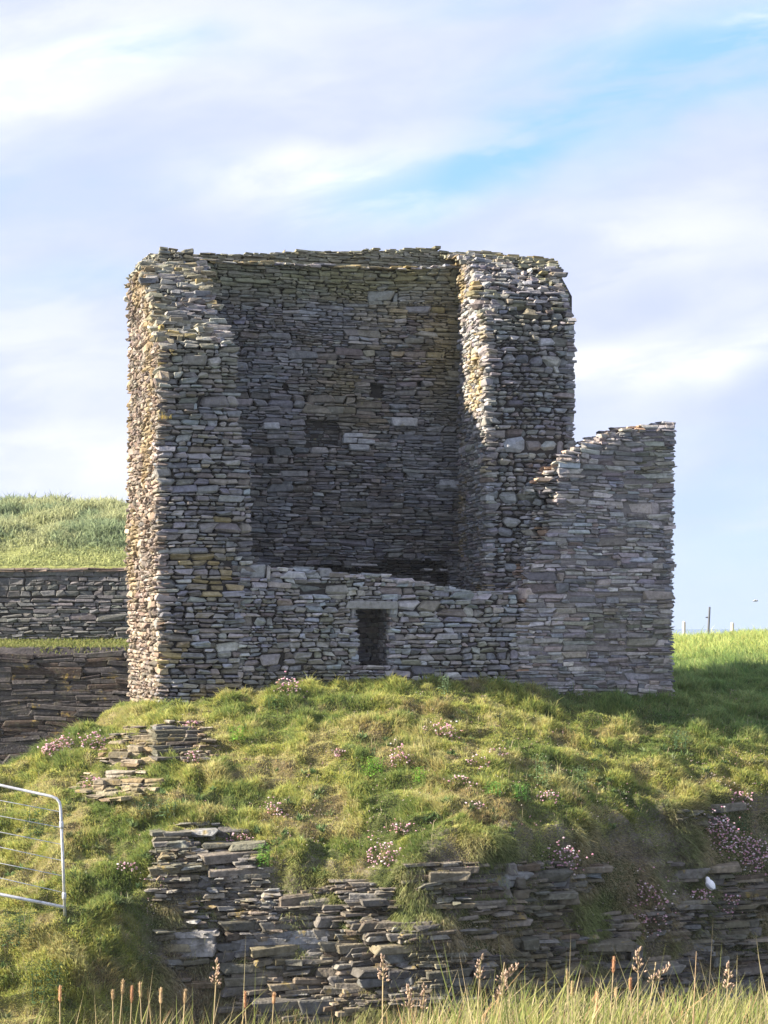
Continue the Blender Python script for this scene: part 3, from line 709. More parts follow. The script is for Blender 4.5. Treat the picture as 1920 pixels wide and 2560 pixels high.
def loft():
    K = KEY.shape[1]
    kc = np.empty((len(cols), K, 2))
    for k in range(K):
        for c in range(2):
            v = np.interp(cols, XS, KEY[:, k, c])
            for _ in range(2):
                vv = np.interp(np.stack([cols - 35, cols, cols + 35]), cols, v); v = vv.mean(0)
            kc[:, k, c] = v
    rows = []; tt = []
    for i, n in enumerate(seg):
        for j in range(n):
            t = j / n; rows.append(kc[:, i] * (1 - t) + kc[:, i + 1] * t); tt.append(i + t)
    rows.append(kc[:, -1]); tt.append(K - 1)
    g = np.stack(rows, 1); tt = np.array(tt)          # cols, rows, (Y, z)
    for _ in range(14):                               # soften the breaks between segments, keep the cliff
        s = g.copy(); s[:, 1:-1] = (g[:, :-2] + 2 * g[:, 1:-1] + g[:, 2:]) / 4
        w = (np.abs(tt - 3.0) > 0.12)[None, :, None]
        g = np.where(w, s, g)
    return g, tt
G, TT_ = loft()
mcol = ((cols - 960) / F)[:, None]
GX, GY, GZ = mcol * G[..., 0], G[..., 0].copy(), G[..., 1].copy()
tgrid = np.broadcast_to(TT_[None], GX.shape); xgrid = np.broadcast_to(cols[:, None], GX.shape)
# tussocks on the turf
near = sstep(135, 95, GY) * sstep(2.6, 3.0, tgrid)
left_turf = sstep(420, 330, xgrid) * sstep(2.0, 2.2, tgrid)
turf = np.maximum(near, left_turf * sstep(110, 60, GY))
wx, wy = GX + 0.5 * fbm(GX * .8, GY * .8, 0, 3, 2), GY + 0.5 * fbm(GX * .8, GY * .8, 0, 4, 2)
tus = 1 - np.abs(2 * fbm(wx * .85, wy * 1.7, 0, 101, 3) - 1)            # rounded ridges
t2 = np.abs(2 * fbm(wx * 1.9, wy * 3.1, 0, 103, 2) - 1)
und = fbm(GX * .3, GY * .3, 0, 105, 3) - .5
flat = 1 - 0.75 * sstep(46.5, 49, GY) * sstep(1400, 1640, xgrid)
GZ += turf * flat * (0.26 * (tus ** 2 - .4) + 0.17 * (t2 - .4) + 0.45 * und)
GZ += turf * sstep(60, 90, GY) * .55 * (fbm(GX * .22, GY * .16, 0, 109, 3) - .5)
GZ += turf * 0.10 * (fbm(GX * 4, GY * 4, 0, 107, 3) - .5)
# the cliff: ledges pushed in and out by bed
GZ += sstep(2.3, 2.9, tgrid) * sstep(3.8, 3.1, tgrid) * sstep(330, 450, xgrid) * .9 * (fbm(GX * .55, 0, 0, 115, 3) - .5)
cl = sstep(1.7, 2.0, tgrid) * sstep(3.15, 2.95, tgrid) * sstep(330, 440, xgrid)
bed = vnoise(GX * .5 + 7, GZ * 3.2, 0, 111) - .5
bed2 = fbm(GX * .9, GZ * 1.1, GY * .2, 112, 3) - .5
GY -= cl * (0.3 * bed + 0.8 * bed2 + .2 * (fbm(GX * 2.6, GZ * 4.5, 0, 117, 3) - .5))
def gnormal():
    Pn = np.stack([GX, GY, GZ], -1)
    du = np.gradient(Pn, axis=0); dv = np.gradient(Pn, axis=1)
    n = np.cross(du, dv); n /= np.linalg.norm(n, axis=-1, keepdims=True) + 1e-9
    return Pn, n
GP, GN = gnormal()

def gsample(x, t):
    """surface point at station x and row parameter t"""
    ci = np.interp(x, cols, np.arange(len(cols))); ri = np.interp(t, TT_, np.arange(len(TT_)))
    i = np.clip(ci.astype(int), 0, len(cols) - 2); j = np.clip(ri.astype(int), 0, len(TT_) - 2)
    fi, fj = (ci - i)[..., None], (ri - j)[..., None]
    def lerp(A): return (A[i, j] * (1 - fi) * (1 - fj) + A[i + 1, j] * fi * (1 - fj) + A[i, j + 1] * (1 - fi) * fj + A[i + 1, j + 1] * fi * fj)
    n = lerp(GN); return lerp(GP), n / np.linalg.norm(n, axis=-1, keepdims=True)
def ghit(x, y):
    """where the ground is seen at photograph pixel x, y"""
    c = int(np.argmin(np.abs(cols - x)))
    yp = HY - F * GZ[c] / GY[c]
    for j in range(20, len(TT_)):
        if yp[j] <= y: 
            return np.array([(x - 960) / F * GY[c, j], GY[c, j], GZ[c, j]])
    return GP[c, -1]

def ground_colour(p, xg, tg, ny):
    """turf, dead thatch and bare earth as patches"""
    x, y, z = p[..., 0], p[..., 1], p[..., 2]
    a = fbm(x * .55, y * .55, z * .3, 201, 4); b = fbm(x * 1.3 + 9, y * 1.3, z, 203, 4); c = fbm(x * .9, y * .9 + 30, z, 205, 3)
    g = np.zeros(p.shape)
    green = np.array((.155, .20, .055)); yel = np.array((.28, .29, .08)); straw = np.array((.39, .32, .16)); brown = np.array((.20, .15, .09)); deep = np.array((.10, .15, .05))
    a = a + .35 * (fbm(x * 5, y * 5, z, 207, 2) - .5); b = b + .3 * (fbm(x * 6 + 4, y * 6, z, 209, 2) - .5)
    k = sstep(.36, .60, a)[..., None]; g = green * (1 - k) + yel * k
    k = (sstep(.52, .66, b) * .75)[..., None]; g = g * (1 - k) + straw * k
    k = (sstep(.60, .70, c) * .6)[..., None]; g = g * (1 - k) + brown * k
    k = (sstep(.46, .36, b) * .6)[..., None]; g = g * (1 - k) + deep * k
    lum = g.mean(-1, keepdims=True); g = g * .80 + lum * .20 * np.array((1.0, 1.05, .9))
    r = (sstep(46, 47.5, y) * sstep(1250, 1450, xg))[..., None] * .75        # shade beside the tower put into the grass as deeper green
    g = g * (1 - r) + np.array((.115, .185, .075)) * r
    r = (sstep(55, 66, y) * sstep(1250, 1450, xg))[..., None] * .8
    g = g * (1 - r) + np.array((.27, .31, .12)) * r
    return g
def build_ground():
    mb = MB()
    nc, nr = GX.shape
    i, j = np.meshgrid(np.arange(nc - 1), np.arange(nr - 1), indexing='ij')
    q = np.stack([i * nr + j, (i + 1) * nr + j, (i + 1) * nr + j + 1, i * nr + j + 1], -1).reshape(-1, 4)
    c = ground_colour(GP, xgrid, tgrid, GN[..., 1]) * .42 + np.array((.02, .016, .008))
    ck = (sstep(1.6, 2.0, tgrid) * sstep(3.25, 2.9, tgrid) * sstep(330, 430, xgrid))[..., None]
    rock = np.array((.16, .14, .12)) * (0.35 + .7 * fbm(GX * 1.2, GZ * 2.0, GY, 211, 4) + .55 * vnoise(GX * .9, GZ * 9, 0, 215))[..., None]
    moss = np.array((.06, .075, .03)); mk = sstep(.48, .6, fbm(GX * .8, GZ * .8, GY, 213, 4))[..., None]
    rock = rock * (1 - mk) + moss * mk
    c = c * (1 - ck) + rock * ck
    low = sstep(1.6, 1.0, tgrid)[..., None]; c = c * (1 - low) + np.array((.06, .055, .05)) * low
    mb.add(GP.reshape(-1, 3), q, None, c.reshape(-1, 3))
    o = mb.build('ground', M_SOIL, None, True); tag(o, kind='structure')
build_ground()
def build_sea():
    mb = MB(); mb.add([(-3500, -60, -13), (3500, -60, -13), (3500, 4500, -13), (-3500, 4500, -13)], [(0, 1, 2, 3)], None, (.10, .16, .20))
    m = mat_tint('sea_water', .18, .5, .02, .2, .25, .35)
    tag(mb.build('sea', m), kind='structure')
build_sea()

# blades -----------------------------------------------------------------
def blades(mb, base, nrm, h, w, lean, col, tipcol=None, curl=0.5):
    """five-point blades; lean is a horizontal-ish vector per blade"""
    n = len(base)
    up = nrm * .55 + np.array([0, 0, .75]); up /= np.linalg.norm(up, axis=1, keepdims=True)
    d1 = up + lean * .5; d1 /= np.linalg.norm(d1, axis=1, keepdims=True)
    d2 = up * (1 - curl) + lean * (1 + curl) - np.array([0, 0, .25 * curl]); d2 /= np.linalg.norm(d2, axis=1, keepdims=True)
    an = rng.uniform(0, 2 * math.pi, n); sd_ = np.stack([np.cos(an), np.sin(an), 0 * an], 1)
    m = base + d1 * (h * .55)[:, None]; t = m + d2 * (h * .5)[:, None]
    s0 = sd_ * (w * .5)[:, None]
    v = np.stack([base - s0, base + s0, m - s0 * .8, m + s0 * .8, t], 1)
    off = (np.arange(n) * 5)[:, None]
    tc = col if tipcol is None else tipcol
    cc = np.stack([col * .75, col * .75, col, col, tc], 1).reshape(-1, 3)
    mb.add(v.reshape(-1, 3), np.array([[0, 1, 3, 2]]) + off, np.array([[2, 3, 4]]) + off, cc)

ZONES = [(505, 2180, 140, 130, 1.0), (440, 2370, 90, 60, 1.0), (720, 2330, 300, 120, .95), (900, 2250, 120, 60, .75), (1110, 2205, 110, 62, .95), (1330, 2205, 170, 52, .9), (1010, 2360, 120, 70, .8),
         (1400, 2390, 230, 65, .85), (1500, 2520, 280, 60, .8), (1790, 2050, 110, 45, .85), (1830, 2205, 110, 40, .8), (1800, 2390, 150, 60, .9), (1850, 2490, 140, 60, .9), (1480, 2180, 70, 24, .7), (1000, 2440, 620, 70, .85), (620, 2260, 130, 70, .9), (1250, 2300, 260, 50, .72),
         (760, 2500, 220, 60, .8), (1150, 2480, 160, 50, .8), (1650, 2320, 260, 60, .72), (1800, 2280, 200, 50, .72), (1560, 2440, 420, 60, .85), (1700, 2190, 60, 50, .6),
         (330, 1880, 95, 66, 1.0), (460, 1855, 90, 52, 1.0), (285, 1962, 110, 46, 1.0)]
def exposure(x, y):
    """how far bare rock shows through the turf"""
    x, y = np.asarray(x, float), np.asarray(y, float)
    e = np.zeros(x.shape)
    for cx, cy, rx, ry, k in ZONES:
        r = np.sqrt(((x - cx) / rx) ** 2 + ((y - cy) / ry) ** 2)
        e = np.maximum(e, k * sstep(1.35, .6, r))
    return e * (.15 + 1.55 * fbm(x / 55., y / 30., 0, 611, 4))
def build_grass():
    NA, NB = 1700000, 130000
    x = np.concatenate([rng.uniform(-120, 2040, NA), rng.uniform(1600, 2060, NB)]); t = np.concatenate([rng.uniform(1.85, 5.45, NA), rng.uniform(5.02, 7.6, NB)])
    p, n = gsample(x, t)
    # area weighting
    ar = np.linalg.norm(np.cross(np.gradient(GP, axis=0), np.gradient(GP, axis=1)), axis=-1)
    rowt = np.gradient(TT_); colx = np.gradient(cols)
    dens = ar / (rowt[None] * colx[:, None])
    ci = np.clip(np.searchsorted(cols, x), 0, len(cols) - 1); ri = np.clip(np.searchsorted(TT_, t), 0, len(TT_) - 1)
    wgt = dens[ci, ri] * (40.0 / p[:, 1]) ** 1.6 * np.where((t > 5.02) & (x > 1590), .5, 1.0)
    cliff = sstep(3.1, 2.85, t) * sstep(330, 440, x)
    veg = fbm(p[:, 0] * .8, p[:, 2] * .8, p[:, 1], 213, 4)
    wgt *= 1 + .1 * cliff
    yproj = HY - F * p[:, 2] / p[:, 1]
    wgt *= 1 - .7 * sstep(.50, .70, exposure(x, yproj))
    # blades inside the tower footprint or out of sight are not needed
    la = (p - P0) @ UX; lb = (p - P0) @ VX
    wgt *= ~((la > -.05) & (la < 13.9) & (lb > .05) & (lb < 6.5))
    wgt *= ~((t > 5.02) & (x > 330) & (x < 1590))
    wgt *= ~((lb > 6.5) & (x > 330) & (x < 1600))
    wgt *= ~((t > 5.3) & (x < 330))
    bare = fbm(p[:, 0] * .9, p[:, 1] * .9 + 30, p[:, 2], 205, 3)
    wgt *= 1 - .4 * sstep(.58, .66, bare) * (1 - cliff)
    pick = rng.random(len(x)) < wgt / np.quantile(wgt[(t < 4.3) & (wgt > 0)], .60) * .66
    x, t, p, n, cliff, veg = x[pick], t[pick], p[pick], n[pick], cliff[pick], veg[pick]
    k = len(x)
    col = ground_colour(p, x, t, n[:, 1])
    cv = rng.choice(4, k, p=(.56, .2, .16, .08))
    mul = np.array([(1.4, 1.5, 1.25), (1.95, 1.9, 1.35), (2.15, 1.8, 1.6), (.95, 1.25, .95)])[cv] * rng.uniform(.75, 1.3, (k, 1))
    col = np.clip(col * mul, 0, .6)
    dark = np.array((.19, .23, .09)); brownv = np.array((.34, .27, .18))
    mixk = np.clip((fbm(p[:, 0] * .9, p[:, 2] * .9, 0, 233, 4) - .38) / .24 + rng.normal(0, .25, k), 0, 1)[:, None]
    cc = (dark * mixk + brownv * (1 - mixk)) * np.where(rng.random(k) < .12, 1.9, 1.0)[:, None] * rng.uniform(.5, 1.6, (k, 1))
    cc = np.clip(cc, 0, .6)
    ck = (cliff * .8)[:, None]; col = col * (1 - ck) + cc * ck
    sc = p[:, 1] / 42.0
    tuft = fbm(p[:, 0] * 1.6, p[:, 1] * 1.6, 0, 221, 3)
    h = (0.075 + .15 * sstep(.40, .72, tuft)) * rng.uniform(.4, 1.35, k) * np.where(rng.random(k) < .03, 1.8, 1) * np.clip(sc, .9, 1.45) * (1 - .4 * sstep(85, 110, p[:, 1]))
    h *= (1 + .3 * sstep(46, 48, p[:, 1])) * (1 + .35 * cliff)
    w = rng.uniform(.009, .020, k) * np.clip(sc, .9, 2.2)
    down = n * np.array([1, 1, 0]) - np.array([0, 0, 1.]) * (cliff * .9)[:, None]
    wind = np.stack([np.cos(6 * fbm(p[:, 0] * .7, p[:, 1] * .7, 0, 223, 2)), np.sin(6 * fbm(p[:, 0] * .7, p[:, 1] * .7, 0, 223, 2)), 0 * h], 1)
    lean = down * 1.1 + wind * .35 + rng.normal(0, .35, (k, 3)) * np.array([1, 1, .2])
    mb = MB()
    blades(mb, p - n * .02, n, h, w, lean, col, np.clip(col * 1.25, 0, .6))
    o = mb.build('grass', M_GRASS); tag(o, 'tussocky green and straw coloured turf covering the mound', 'grass', kind='stuff')
    open('/tmp/grass_count.txt', 'w').write(str(k)) if False else None
build_grass()

# ------------------------------------------------------------------ the cliff: rock beds breaking out of the slope
ROCKC = np.array([(0.17, .16, .145), (.21, .20, .18), (.13, .125, .12), (.24, .22, .18), (.16, .135, .11), (.20, .205, .20)])
def rock_col(p, n, ochre=.5):
    c = ROCKC[rng.integers(0, len(ROCKC), n)] * rng.uniform(.65, 1.12, (n, 1))
    return lichen(p, lichen(p, c, ochre, np.array((.33, .24, .05)), 301, .62, 1.3), .35, np.array((.12, .13, .06)), 303, .5)
def expose(mb, x0, x1, y0, y1, hpx=(4, 15), asp=(1.4, 5), thr=.44, warm=1.0, ochre=.5, push=.05, back=.16, big=.12, jit=1.4, bev=.42, tilt=lambda x: .24, fill=.62):
    y = float(y1)
    while y > y0:
        hp = rng.uniform(*hpx) if rng.random() > big else rng.uniform(hpx[1], hpx[1] * 2.4)
        x = x0 - rng.uniform(0, 30)
        off = rng.normal(0, push)
        while x < x1:
            L = hp * rng.uniform(*asp) + 6
            xc = x + L / 2
            if exposure(xc, y - hp / 2) > thr:
                p = ghit(xc, y - hp / 2); Y = p[1]
                nn = np.array([rng.normal(tilt(xc), .15), -1, 0]); nn /= np.linalg.norm(nn); sx = np.array([-nn[1], nn[0], 0])
                q = p - nn * (back + rng.normal(0, push) + off)
                stones(mb, q[None], sx[None], nn[None], np.array([L / F * Y / 2 - .006]), np.array([back + .13]), np.array([max(hp / F * Y / 2 * .97 * rng.uniform(fill, 1.04) - .003, .012)]), rock_col(p[None], 1, ochre) * warm, jit=jit, bev=bev, roll=np.array([.012 + rng.normal(0, .03 * jit)]))
            x += L
        y -= hp
def bed(mb, x0, x1, y0, y1, tone=1.0, tilt=.22, back=.3, lam=1, Lpx=(50, 150), dY=0.0, col=None, dip=.012):
    """one continuous ledge of bedded rock, cracked across into blocks"""
    p = ghit((x0 + x1) / 2, (y0 + y1) / 2); Y = p[1] - dY - .14
    x = float(x0)
    while x < x1 - 6:
        L = min(rng.uniform(*Lpx), x1 - x)
        if x1 - (x + L) < 22: L = x1 - x
        off = rng.normal(0, .03)
        for k in range(lam):
            h = (y1 - y0) / lam
            yc = y0 + (k + .5) * h
            nn = np.array([rng.normal(tilt, .05), -1, 0]); nn /= np.linalg.norm(nn); sx = np.array([-nn[1], nn[0], 0])
            Yk = Y + (x + L / 2 - (x0 + x1) / 2) / F * Y * tilt * .6 + off + rng.normal(0, .015)
            q = P(x + L / 2, yc, Yk)
            c = rock_col(q[None], 1, .1) * tone if col is None else np.array([col]) * rng.uniform(.85, 1.15)
            stones(mb, (q - nn * back)[None], sx[None], nn[None], np.array([L / 2 / F * Y * .985]), np.array([back]), np.array([h / 2 / F * Y * .94]), c, jit=.75, bev=.22, roll=np.array([dip + rng.normal(0, .012)]))
        x += L
BEDS = [(560, 800, 2303, 2352, .85, 2), (535, 790, 2354, 2404, .85, 2), (645, 830, 2247, 2294, .95, 1), (555, 900, 2410, 2436, .9, 1), (700, 785, 2236, 2280, 1.0, 1), (790, 872, 2290, 2352, .95, 2), (800, 905, 2356, 2408, .85, 2),
        (905, 995, 2305, 2352, .8, 2), (905, 957, 2378, 2410, .95, 1), (962, 1082, 2370, 2410, .9, 1), (1012, 1125, 2174, 2203, 1.1, 1), (1037, 1132, 2204, 2232, 1.0, 1), (1152, 1296, 2158, 2192, 1.05, 1),
        (1148, 1318, 2195, 2224, 1.05, 1), (1152, 1326, 2226, 2250, .95, 1), (1155, 1276, 2252, 2274, .9, 1), (1335, 1432, 2192, 2232, .95, 1), (1330, 1452, 2238, 2262, .85, 1), (1180, 1356, 2348, 2376, .75, 1), (1363, 1448, 2350, 2374, .8, 1),
        (1455, 1608, 2362, 2408, .85, 1), (1380, 1620, 2412, 2440, .7, 2), (1703, 1825, 2394, 2416, .75, 1), (1765, 1905, 2300, 2340, .65, 2), (1835, 2000, 2417, 2458, .75, 2), (1720, 1790, 2146, 2166, 1.1, 1), (1765, 1870, 2008, 2032, .95, 1),
        (1828, 1910, 2196, 2226, .85, 2), (1690, 1770, 2168, 2186, .8, 1), (1640, 1960, 2462, 2500, .65, 2), (1260, 1620, 2448, 2500, .65, 2), (900, 1240, 2425, 2470, .7, 2), (560, 900, 2445, 2490, .75, 2), (640, 1000, 2500, 2570, .6, 2), (1040, 1900, 2510, 2580, .55, 2)]
def build_cliff():
    mb = MB()
    expose(mb, 340, 690, 2050, 2330, (3, 11), (1.2, 4.5), .48, 1.15, .1, .12, .2, .1, tilt=lambda x: .15)
    expose(mb, 400, 2060, 2140, 2600, (3, 12), (3, 11), .49, .95 * np.array((1.06, 1.0, .92)), .1, .02, .24, .12, jit=.7, bev=.2, fill=.9)
    for b in BEDS: bed(mb, b[0], b[1], b[2], b[3], b[4] * .9, lam=b[5], dY=-.06, tilt=.3)
    for k in range(7): bed(mb, 380 + k * 3, 470 + 7 * k + rng.uniform(-12, 12), 2080 + k * 13 - (0), 2091 + k * 13, .8, .3, .3, 1, (30, 90), .05)
    expose(mb, 400, 1010, 2200, 2600, (5, 16), (1.3, 4.5), .68, .85, .1, .06, .2, .1, jit=1.2, bev=.3)
    expose(mb, 1010, 1680, 2130, 2600, (4, 14), (1.4, 5), .70, .85, .1, .07, .2, .1, jit=1.2, bev=.3)
    expose(mb, 1650, 2060, 1990, 2600, (4, 13), (1.4, 5), .64, .8, .1, .08, .2, .1, jit=1.2, bev=.3)
    o = mb.build('cliff', M_ROCK); tag(o, kind='structure')
build_cliff()
def outcrop(x0, x1, y0, y1, label, warm, hpx, tilt):
    mb = MB(); expose(mb, x0, x1, y0, y1, hpx, (1.2, 4), .40, warm, .1, .12, .22, .04, tilt=tilt)
    tag(mb.build('rock_outcrop', M_ROCK), label, 'rock outcrop')
WARM = np.array((1.12, 1.0, .84))  # sunlit look of the outcrop lumps, put into a warmer rock tone
mb = MB()
expose(mb, 255, 545, 1800, 1925, (5, 13), (1.2, 3.5), .50, 1.25 * WARM, .1, .12, .22, .04, tilt=lambda x: -.4 if x < 400 else .35)
for k in range(9):
    bed(mb, 392 + rng.uniform(-8, 10), 520 - abs(k - 4) * 6 + rng.uniform(-15, 15), 1816 + k * 9.5, 1825 + k * 9.5, .72, .42, .35, 1, (30, 100), .36 - .03 * k)  # right face's shade painted as a darker rock tone
for (x0, x1, y0, y1) in ((330, 392, 1838, 1862), (318, 350, 1866, 1896), (354, 394, 1868, 1890), (300, 345, 1900, 1918), (350, 400, 1894, 1914), (270, 318, 1880, 1912)):
    bed(mb, x0, x1, y0, y1, 1.35 * WARM, -.35, .34, 2, (25, 60), .2)  # sunlight on the left lumps painted as a paler tone
tag(mb.build('rock_outcrop', M_ROCK), 'bedded rock outcrop, dark on its right face, just below the left foot of the tower', 'rock outcrop')
mb = MB()
expose(mb, 180, 400, 1925, 2012, (5, 12), (1.2, 3.5), .52, 1.3 * WARM, .1, .12, .22, .04, tilt=lambda x: -.4)
for (x0, x1, y0, y1) in ((262, 330, 1928, 1946), (300, 408, 1948, 1966), (228, 300, 1950, 1976), (300, 390, 1970, 1986), (240, 290, 1980, 2002)):
    bed(mb, x0, x1, y0, y1, 1.4 * WARM, -.3, .32, 2, (30, 70), .14)
tag(mb.build('rock_outcrop', M_ROCK), 'low pale crumbling outcrop downhill of the outcrop at the tower foot', 'rock outcrop')

def big_slab(x, y, w, h, d, label, col, roll=.03, yaw=0.0):
    p = ghit(x, y + h * .4); Y = p[1] - d * .1
    c = P(x, y, Y)
    mb = MB()
    nn = np.array([math.sin(yaw), -math.cos(yaw), 0]); sx = np.array([math.cos(yaw), math.sin(yaw), 0])
    n = 4
    hz = h / F * Y / 2
    for k in range(n):                                   # beds of the block
        zc = -hz + (k + .5) * 2 * hz / n
        stones(mb, (c + np.array([rng.normal(0, .01), d / 2 + rng.normal(0, .012), zc]))[None], sx[None], nn[None], np.array([w / F * Y / 2 * rng.uniform(.96, 1.02)]), np.array([d / 2]), np.array([hz / n * 1.02]), np.array([col]) * rng.uniform(.9, 1.1), jit=.35, bev=.2, roll=np.array([roll]))
    o = mb.build('rock_slab', M_ROCK); tag(o, label, 'rock')
big_slab(482, 2362, 120, 62, .9, 'squared grey block jutting from the lower left of the rock face', (.27, .265, .255), 0.03, -.1)
big_slab(700, 2362, 250, 66, .7, 'broad smooth grey rock face right of the squared jutting block', (.20, .205, .21), .02, .03)
big_slab(1745, 2372, 78, 40, .6, 'small pale block under the ledge at the lower right of the cliff', (.24, .24, .23), .0, .1)
big_slab(1110, 2222, 64, 16, .5, 'pale grey slab under the yellow lichened ledge in the middle of the cliff', (.33, .34, .33), .0, 0)
big_slab(1462, 2184, 84, 14, .4, 'blue grey slate slab poking from the turf right of centre', (.25, .28, .30), -.12, .1)

# ------------------------------------------------------------------ land across the gully on the left
def build_far():
    xs = np.linspace(-700, 1100, 150)
    rows = [(66.0, -14), (66.2, -9), (66.5, -4), (66.8, zy(1640, 66.8)), (67.0, zy(1620, 67)), (68.5, zy(1611, 68.5)), (70.2, zy(1602, 70.2)), (70.25, zy(1602, 70.2)), (70.6, zy(1418, 70.6)), (71.2, zy(1405, 71.2)), (74, zy(1352, 74)),
            (80, zy(1284, 80)), (83, zy(1268, 83)), (90, 4.9), (110, 2.0), (200, 0.5)]
    ts = np.concatenate([np.linspace(i, i + 1, 14, endpoint=False) for i in range(len(rows) - 1)])
    Y = np.interp(ts, np.arange(len(rows)), [r[0] for r in rows]); Z = np.interp(ts, np.arange(len(rows)), [r[1] for r in rows])
    X = ((xs - 960) / F)[:, None] * 70 * np.ones((1, len(ts))) * np.maximum(1, Y / 70)[None]
    YY = np.broadcast_to(Y[None], X.shape).copy(); ZZ = np.broadcast_to(Z[None], X.shape).copy()
    edge = sstep(3.4, 4.5, ts)[None] * sstep(6, 4.6, ts)[None]
    ZZ += edge * .14 * (fbm(X * .8, YY, 0, 401, 3) - .5)
    YY += sstep(6, 3, ts)[None] * 1.0 * (fbm(X * .35, ZZ * .3, 0, 403, 3) - .5)
    ZZ += sstep(9, 10.5, ts)[None] * .6 * (fbm(X * .6, YY * .4, 0, 405, 4) - .5)
    fade = sstep(900, 400, xs)[:, None]
    ZZ = np.where(ZZ > -2, -2 + (ZZ + 2) * fade, ZZ)
    c = np.zeros(X.shape + (3,)); k = sstep(4.2, 4.6, ts)[None, :, None]
    c[:] = np.array((.07, .065, .065)) * (1 - k) + np.array((.2, .22, .08)) * k
    nc, nr = X.shape
    i, j = np.meshgrid(np.arange(nc - 1), np.arange(nr - 1), indexing='ij')
    q = np.stack([i * nr + j, (i + 1) * nr + j, (i + 1) * nr + j + 1, i * nr + j + 1], -1).reshape(-1, 4)
    mb = MB(); mb.add(np.stack([X, YY, ZZ], -1).reshape(-1, 3), q, None, c.reshape(-1, 3))
    o = mb.build('far_hillside', M_SOIL, None, True); tag(o, kind='structure')
    # rock beds of the far cliff
    mb = MB()
    def m_c(s, z):
        n = len(s); y = 66.35 + .8 * (fbm(s * .35, z * .3, 0, 403, 3) - .5) - .25 * sstep(-1.5, -9, z)
        y = y +   .10 * np.where(vnoise(s * .5, z * .35, 0, 409) > .5, 1, 0)
        return np.stack([s, y, z], 1), np.tile((1., 0, 0), (n, 1)), np.tile((0., -1, 0), (n, 1))
    DC = np.array([(.085, .08, .085), (.11, .10, .10), (.07, .06, .06), (.13, .12, .12), (.085, .065, .055)])
    masonry(mb, [[(-18.5, -9), (-3, -9), (-3, -1.15), (-18.5, -1.15)]], m_c, lambda p, n: DC[rng.integers(0, 5, n)] * .62 * rng.uniform(.85, 1.15, (n, 1)), hr=(.06, .22), band=(.5, 1.1), cell=(2, 5), asp=(4, 12), lmax=2.6, depth=.6, prot=.012, gap=.002, big=.2, wave=.14, jit=.6, bev=.3, seed=20)
    o = mb.build('far_cliff', M_ROCK); tag(o, kind='structure')
    # retaining wall
    mb = MB(); cm = MB()
    zt, zb = zy(1421, 70.2), zy(1604, 70.2)
    def m_w(s, z):
        n = len(s); return np.stack([s, 70.15 + 0 * s, z], 1), np.tile((1., 0, 0), (n, 1)), np.tile((0., -1, 0), (n, 1))
    wc = lambda p, n: np.array((.15, .15, .15)) * rng.uniform(.75, 1.2, (n, 1)) * rng.uniform(.95, 1.05, (n, 3))
    zm = zy(1492, 70.2)
    masonry(mb, [[(-19, zm), (-4, zm), (-4, zt - .12), (-19, zt - .12)]], m_w, lambda p, n: wc(p, n) * .85, hr=(.18, .34), band=(.45, .8), cell=(3, 6), asp=(1.3, 2.6), lmax=1.3, depth=.4, prot=.02, gap=.02, jit=.9, big=0, bev=.2, seed=21)
    masonry(mb, [[(-19, zb - .4), (-4, zb - .4), (-4, zm), (-19, zm)]], m_w, wc, hr=(.08, .2), band=(.3, .6), cell=(2, 4), asp=(2, 6), lmax=1.3, depth=.4, prot=.03, gap=.025, jit=1, seed=22)
    masonry(mb, [[(-19, zt - .13), (-4, zt - .13), (-4, zt + .02), (-19, zt + .02)]], lambda s, z: (m_w(s, z)[0] + np.array([0, -.06, 0]), m_w(s, z)[1], m_w(s, z)[2]), lambda p, n: wc(p, n) * np.array((1.25, 1.0, .85)), hr=(.1, .15), band=(.15, .16), cell=(3, 6), asp=(6, 14), lmax=1.8, depth=.5, prot=.02, seed=23)
    prism(cm, [(-19, zb - .4), (-4, zb - .4), (-4, zt - .03), (-19, zt - .03)], lambda p, q, t: np.array([p, t, q]), 70.28, 70.7, (.1, .1, .1))
    o = mb.build('retaining_wall', M_STONE); tag(o, 'grey stone retaining wall of squared blocks below the far grassy hillside', 'wall')
    cm.build('wall_core', M_CORE, o)
    # rough weeds of the hillside
    n = 46000
    x = rng.uniform(-19, -3.5, n); y = rng.uniform(70.7, 84, n)
    bz = np.interp(y, Y, Z)
    f = fbm(x * .6, y * .4, 0, 405, 4); bz = bz + sstep(70.7, 74, y) * .6 * (f - .5)
    p = np.stack([x, y, bz], 1)
    hgt = (.12 + .5 * sstep(72.2, 75, y) * sstep(.32, .6, fbm(x * 1.1, y * 1.1, 0, 411, 3))) * rng.uniform(.5, 1.3, n)
    g1, g2, g3 = np.array((.22, .28, .16)), np.array((.34, .37, .20)), np.array((.42, .39, .20))
    k = sstep(.4, .62, fbm(x * .7, y * .7, 0, 413, 3))[:, None]
    col = g1 * (1 - k) + g2 * k
    k = (sstep(73.5, 71.5, y) * .7)[:, None]; col = col * (1 - k) + g3 * np.array((.85, 1, .8)) * k
    col = col * rng.uniform(.65, 1.45, (n, 1))
    mb = MB(); blades(mb, p, np.tile((0, -.3, .9), (n, 1)), hgt, rng.uniform(.03, .075, n), rng.normal(0, .5, (n, 3)) * np.array([1, 1, .1]), col, np.clip(col * 1.3, 0, .6))
    # the turf shelf at the cliff edge
    n = 9000
    x = rng.uniform(-19, -4, n); y = rng.uniform(66.7, 70.1, n); bz = np.interp(y, Y, Z)
    col = np.where((rng.random(n) < .5)[:, None], np.array((.24, .25, .09)), np.array((.16, .2, .06))) * rng.uniform(.7, 1.3, (n, 1))
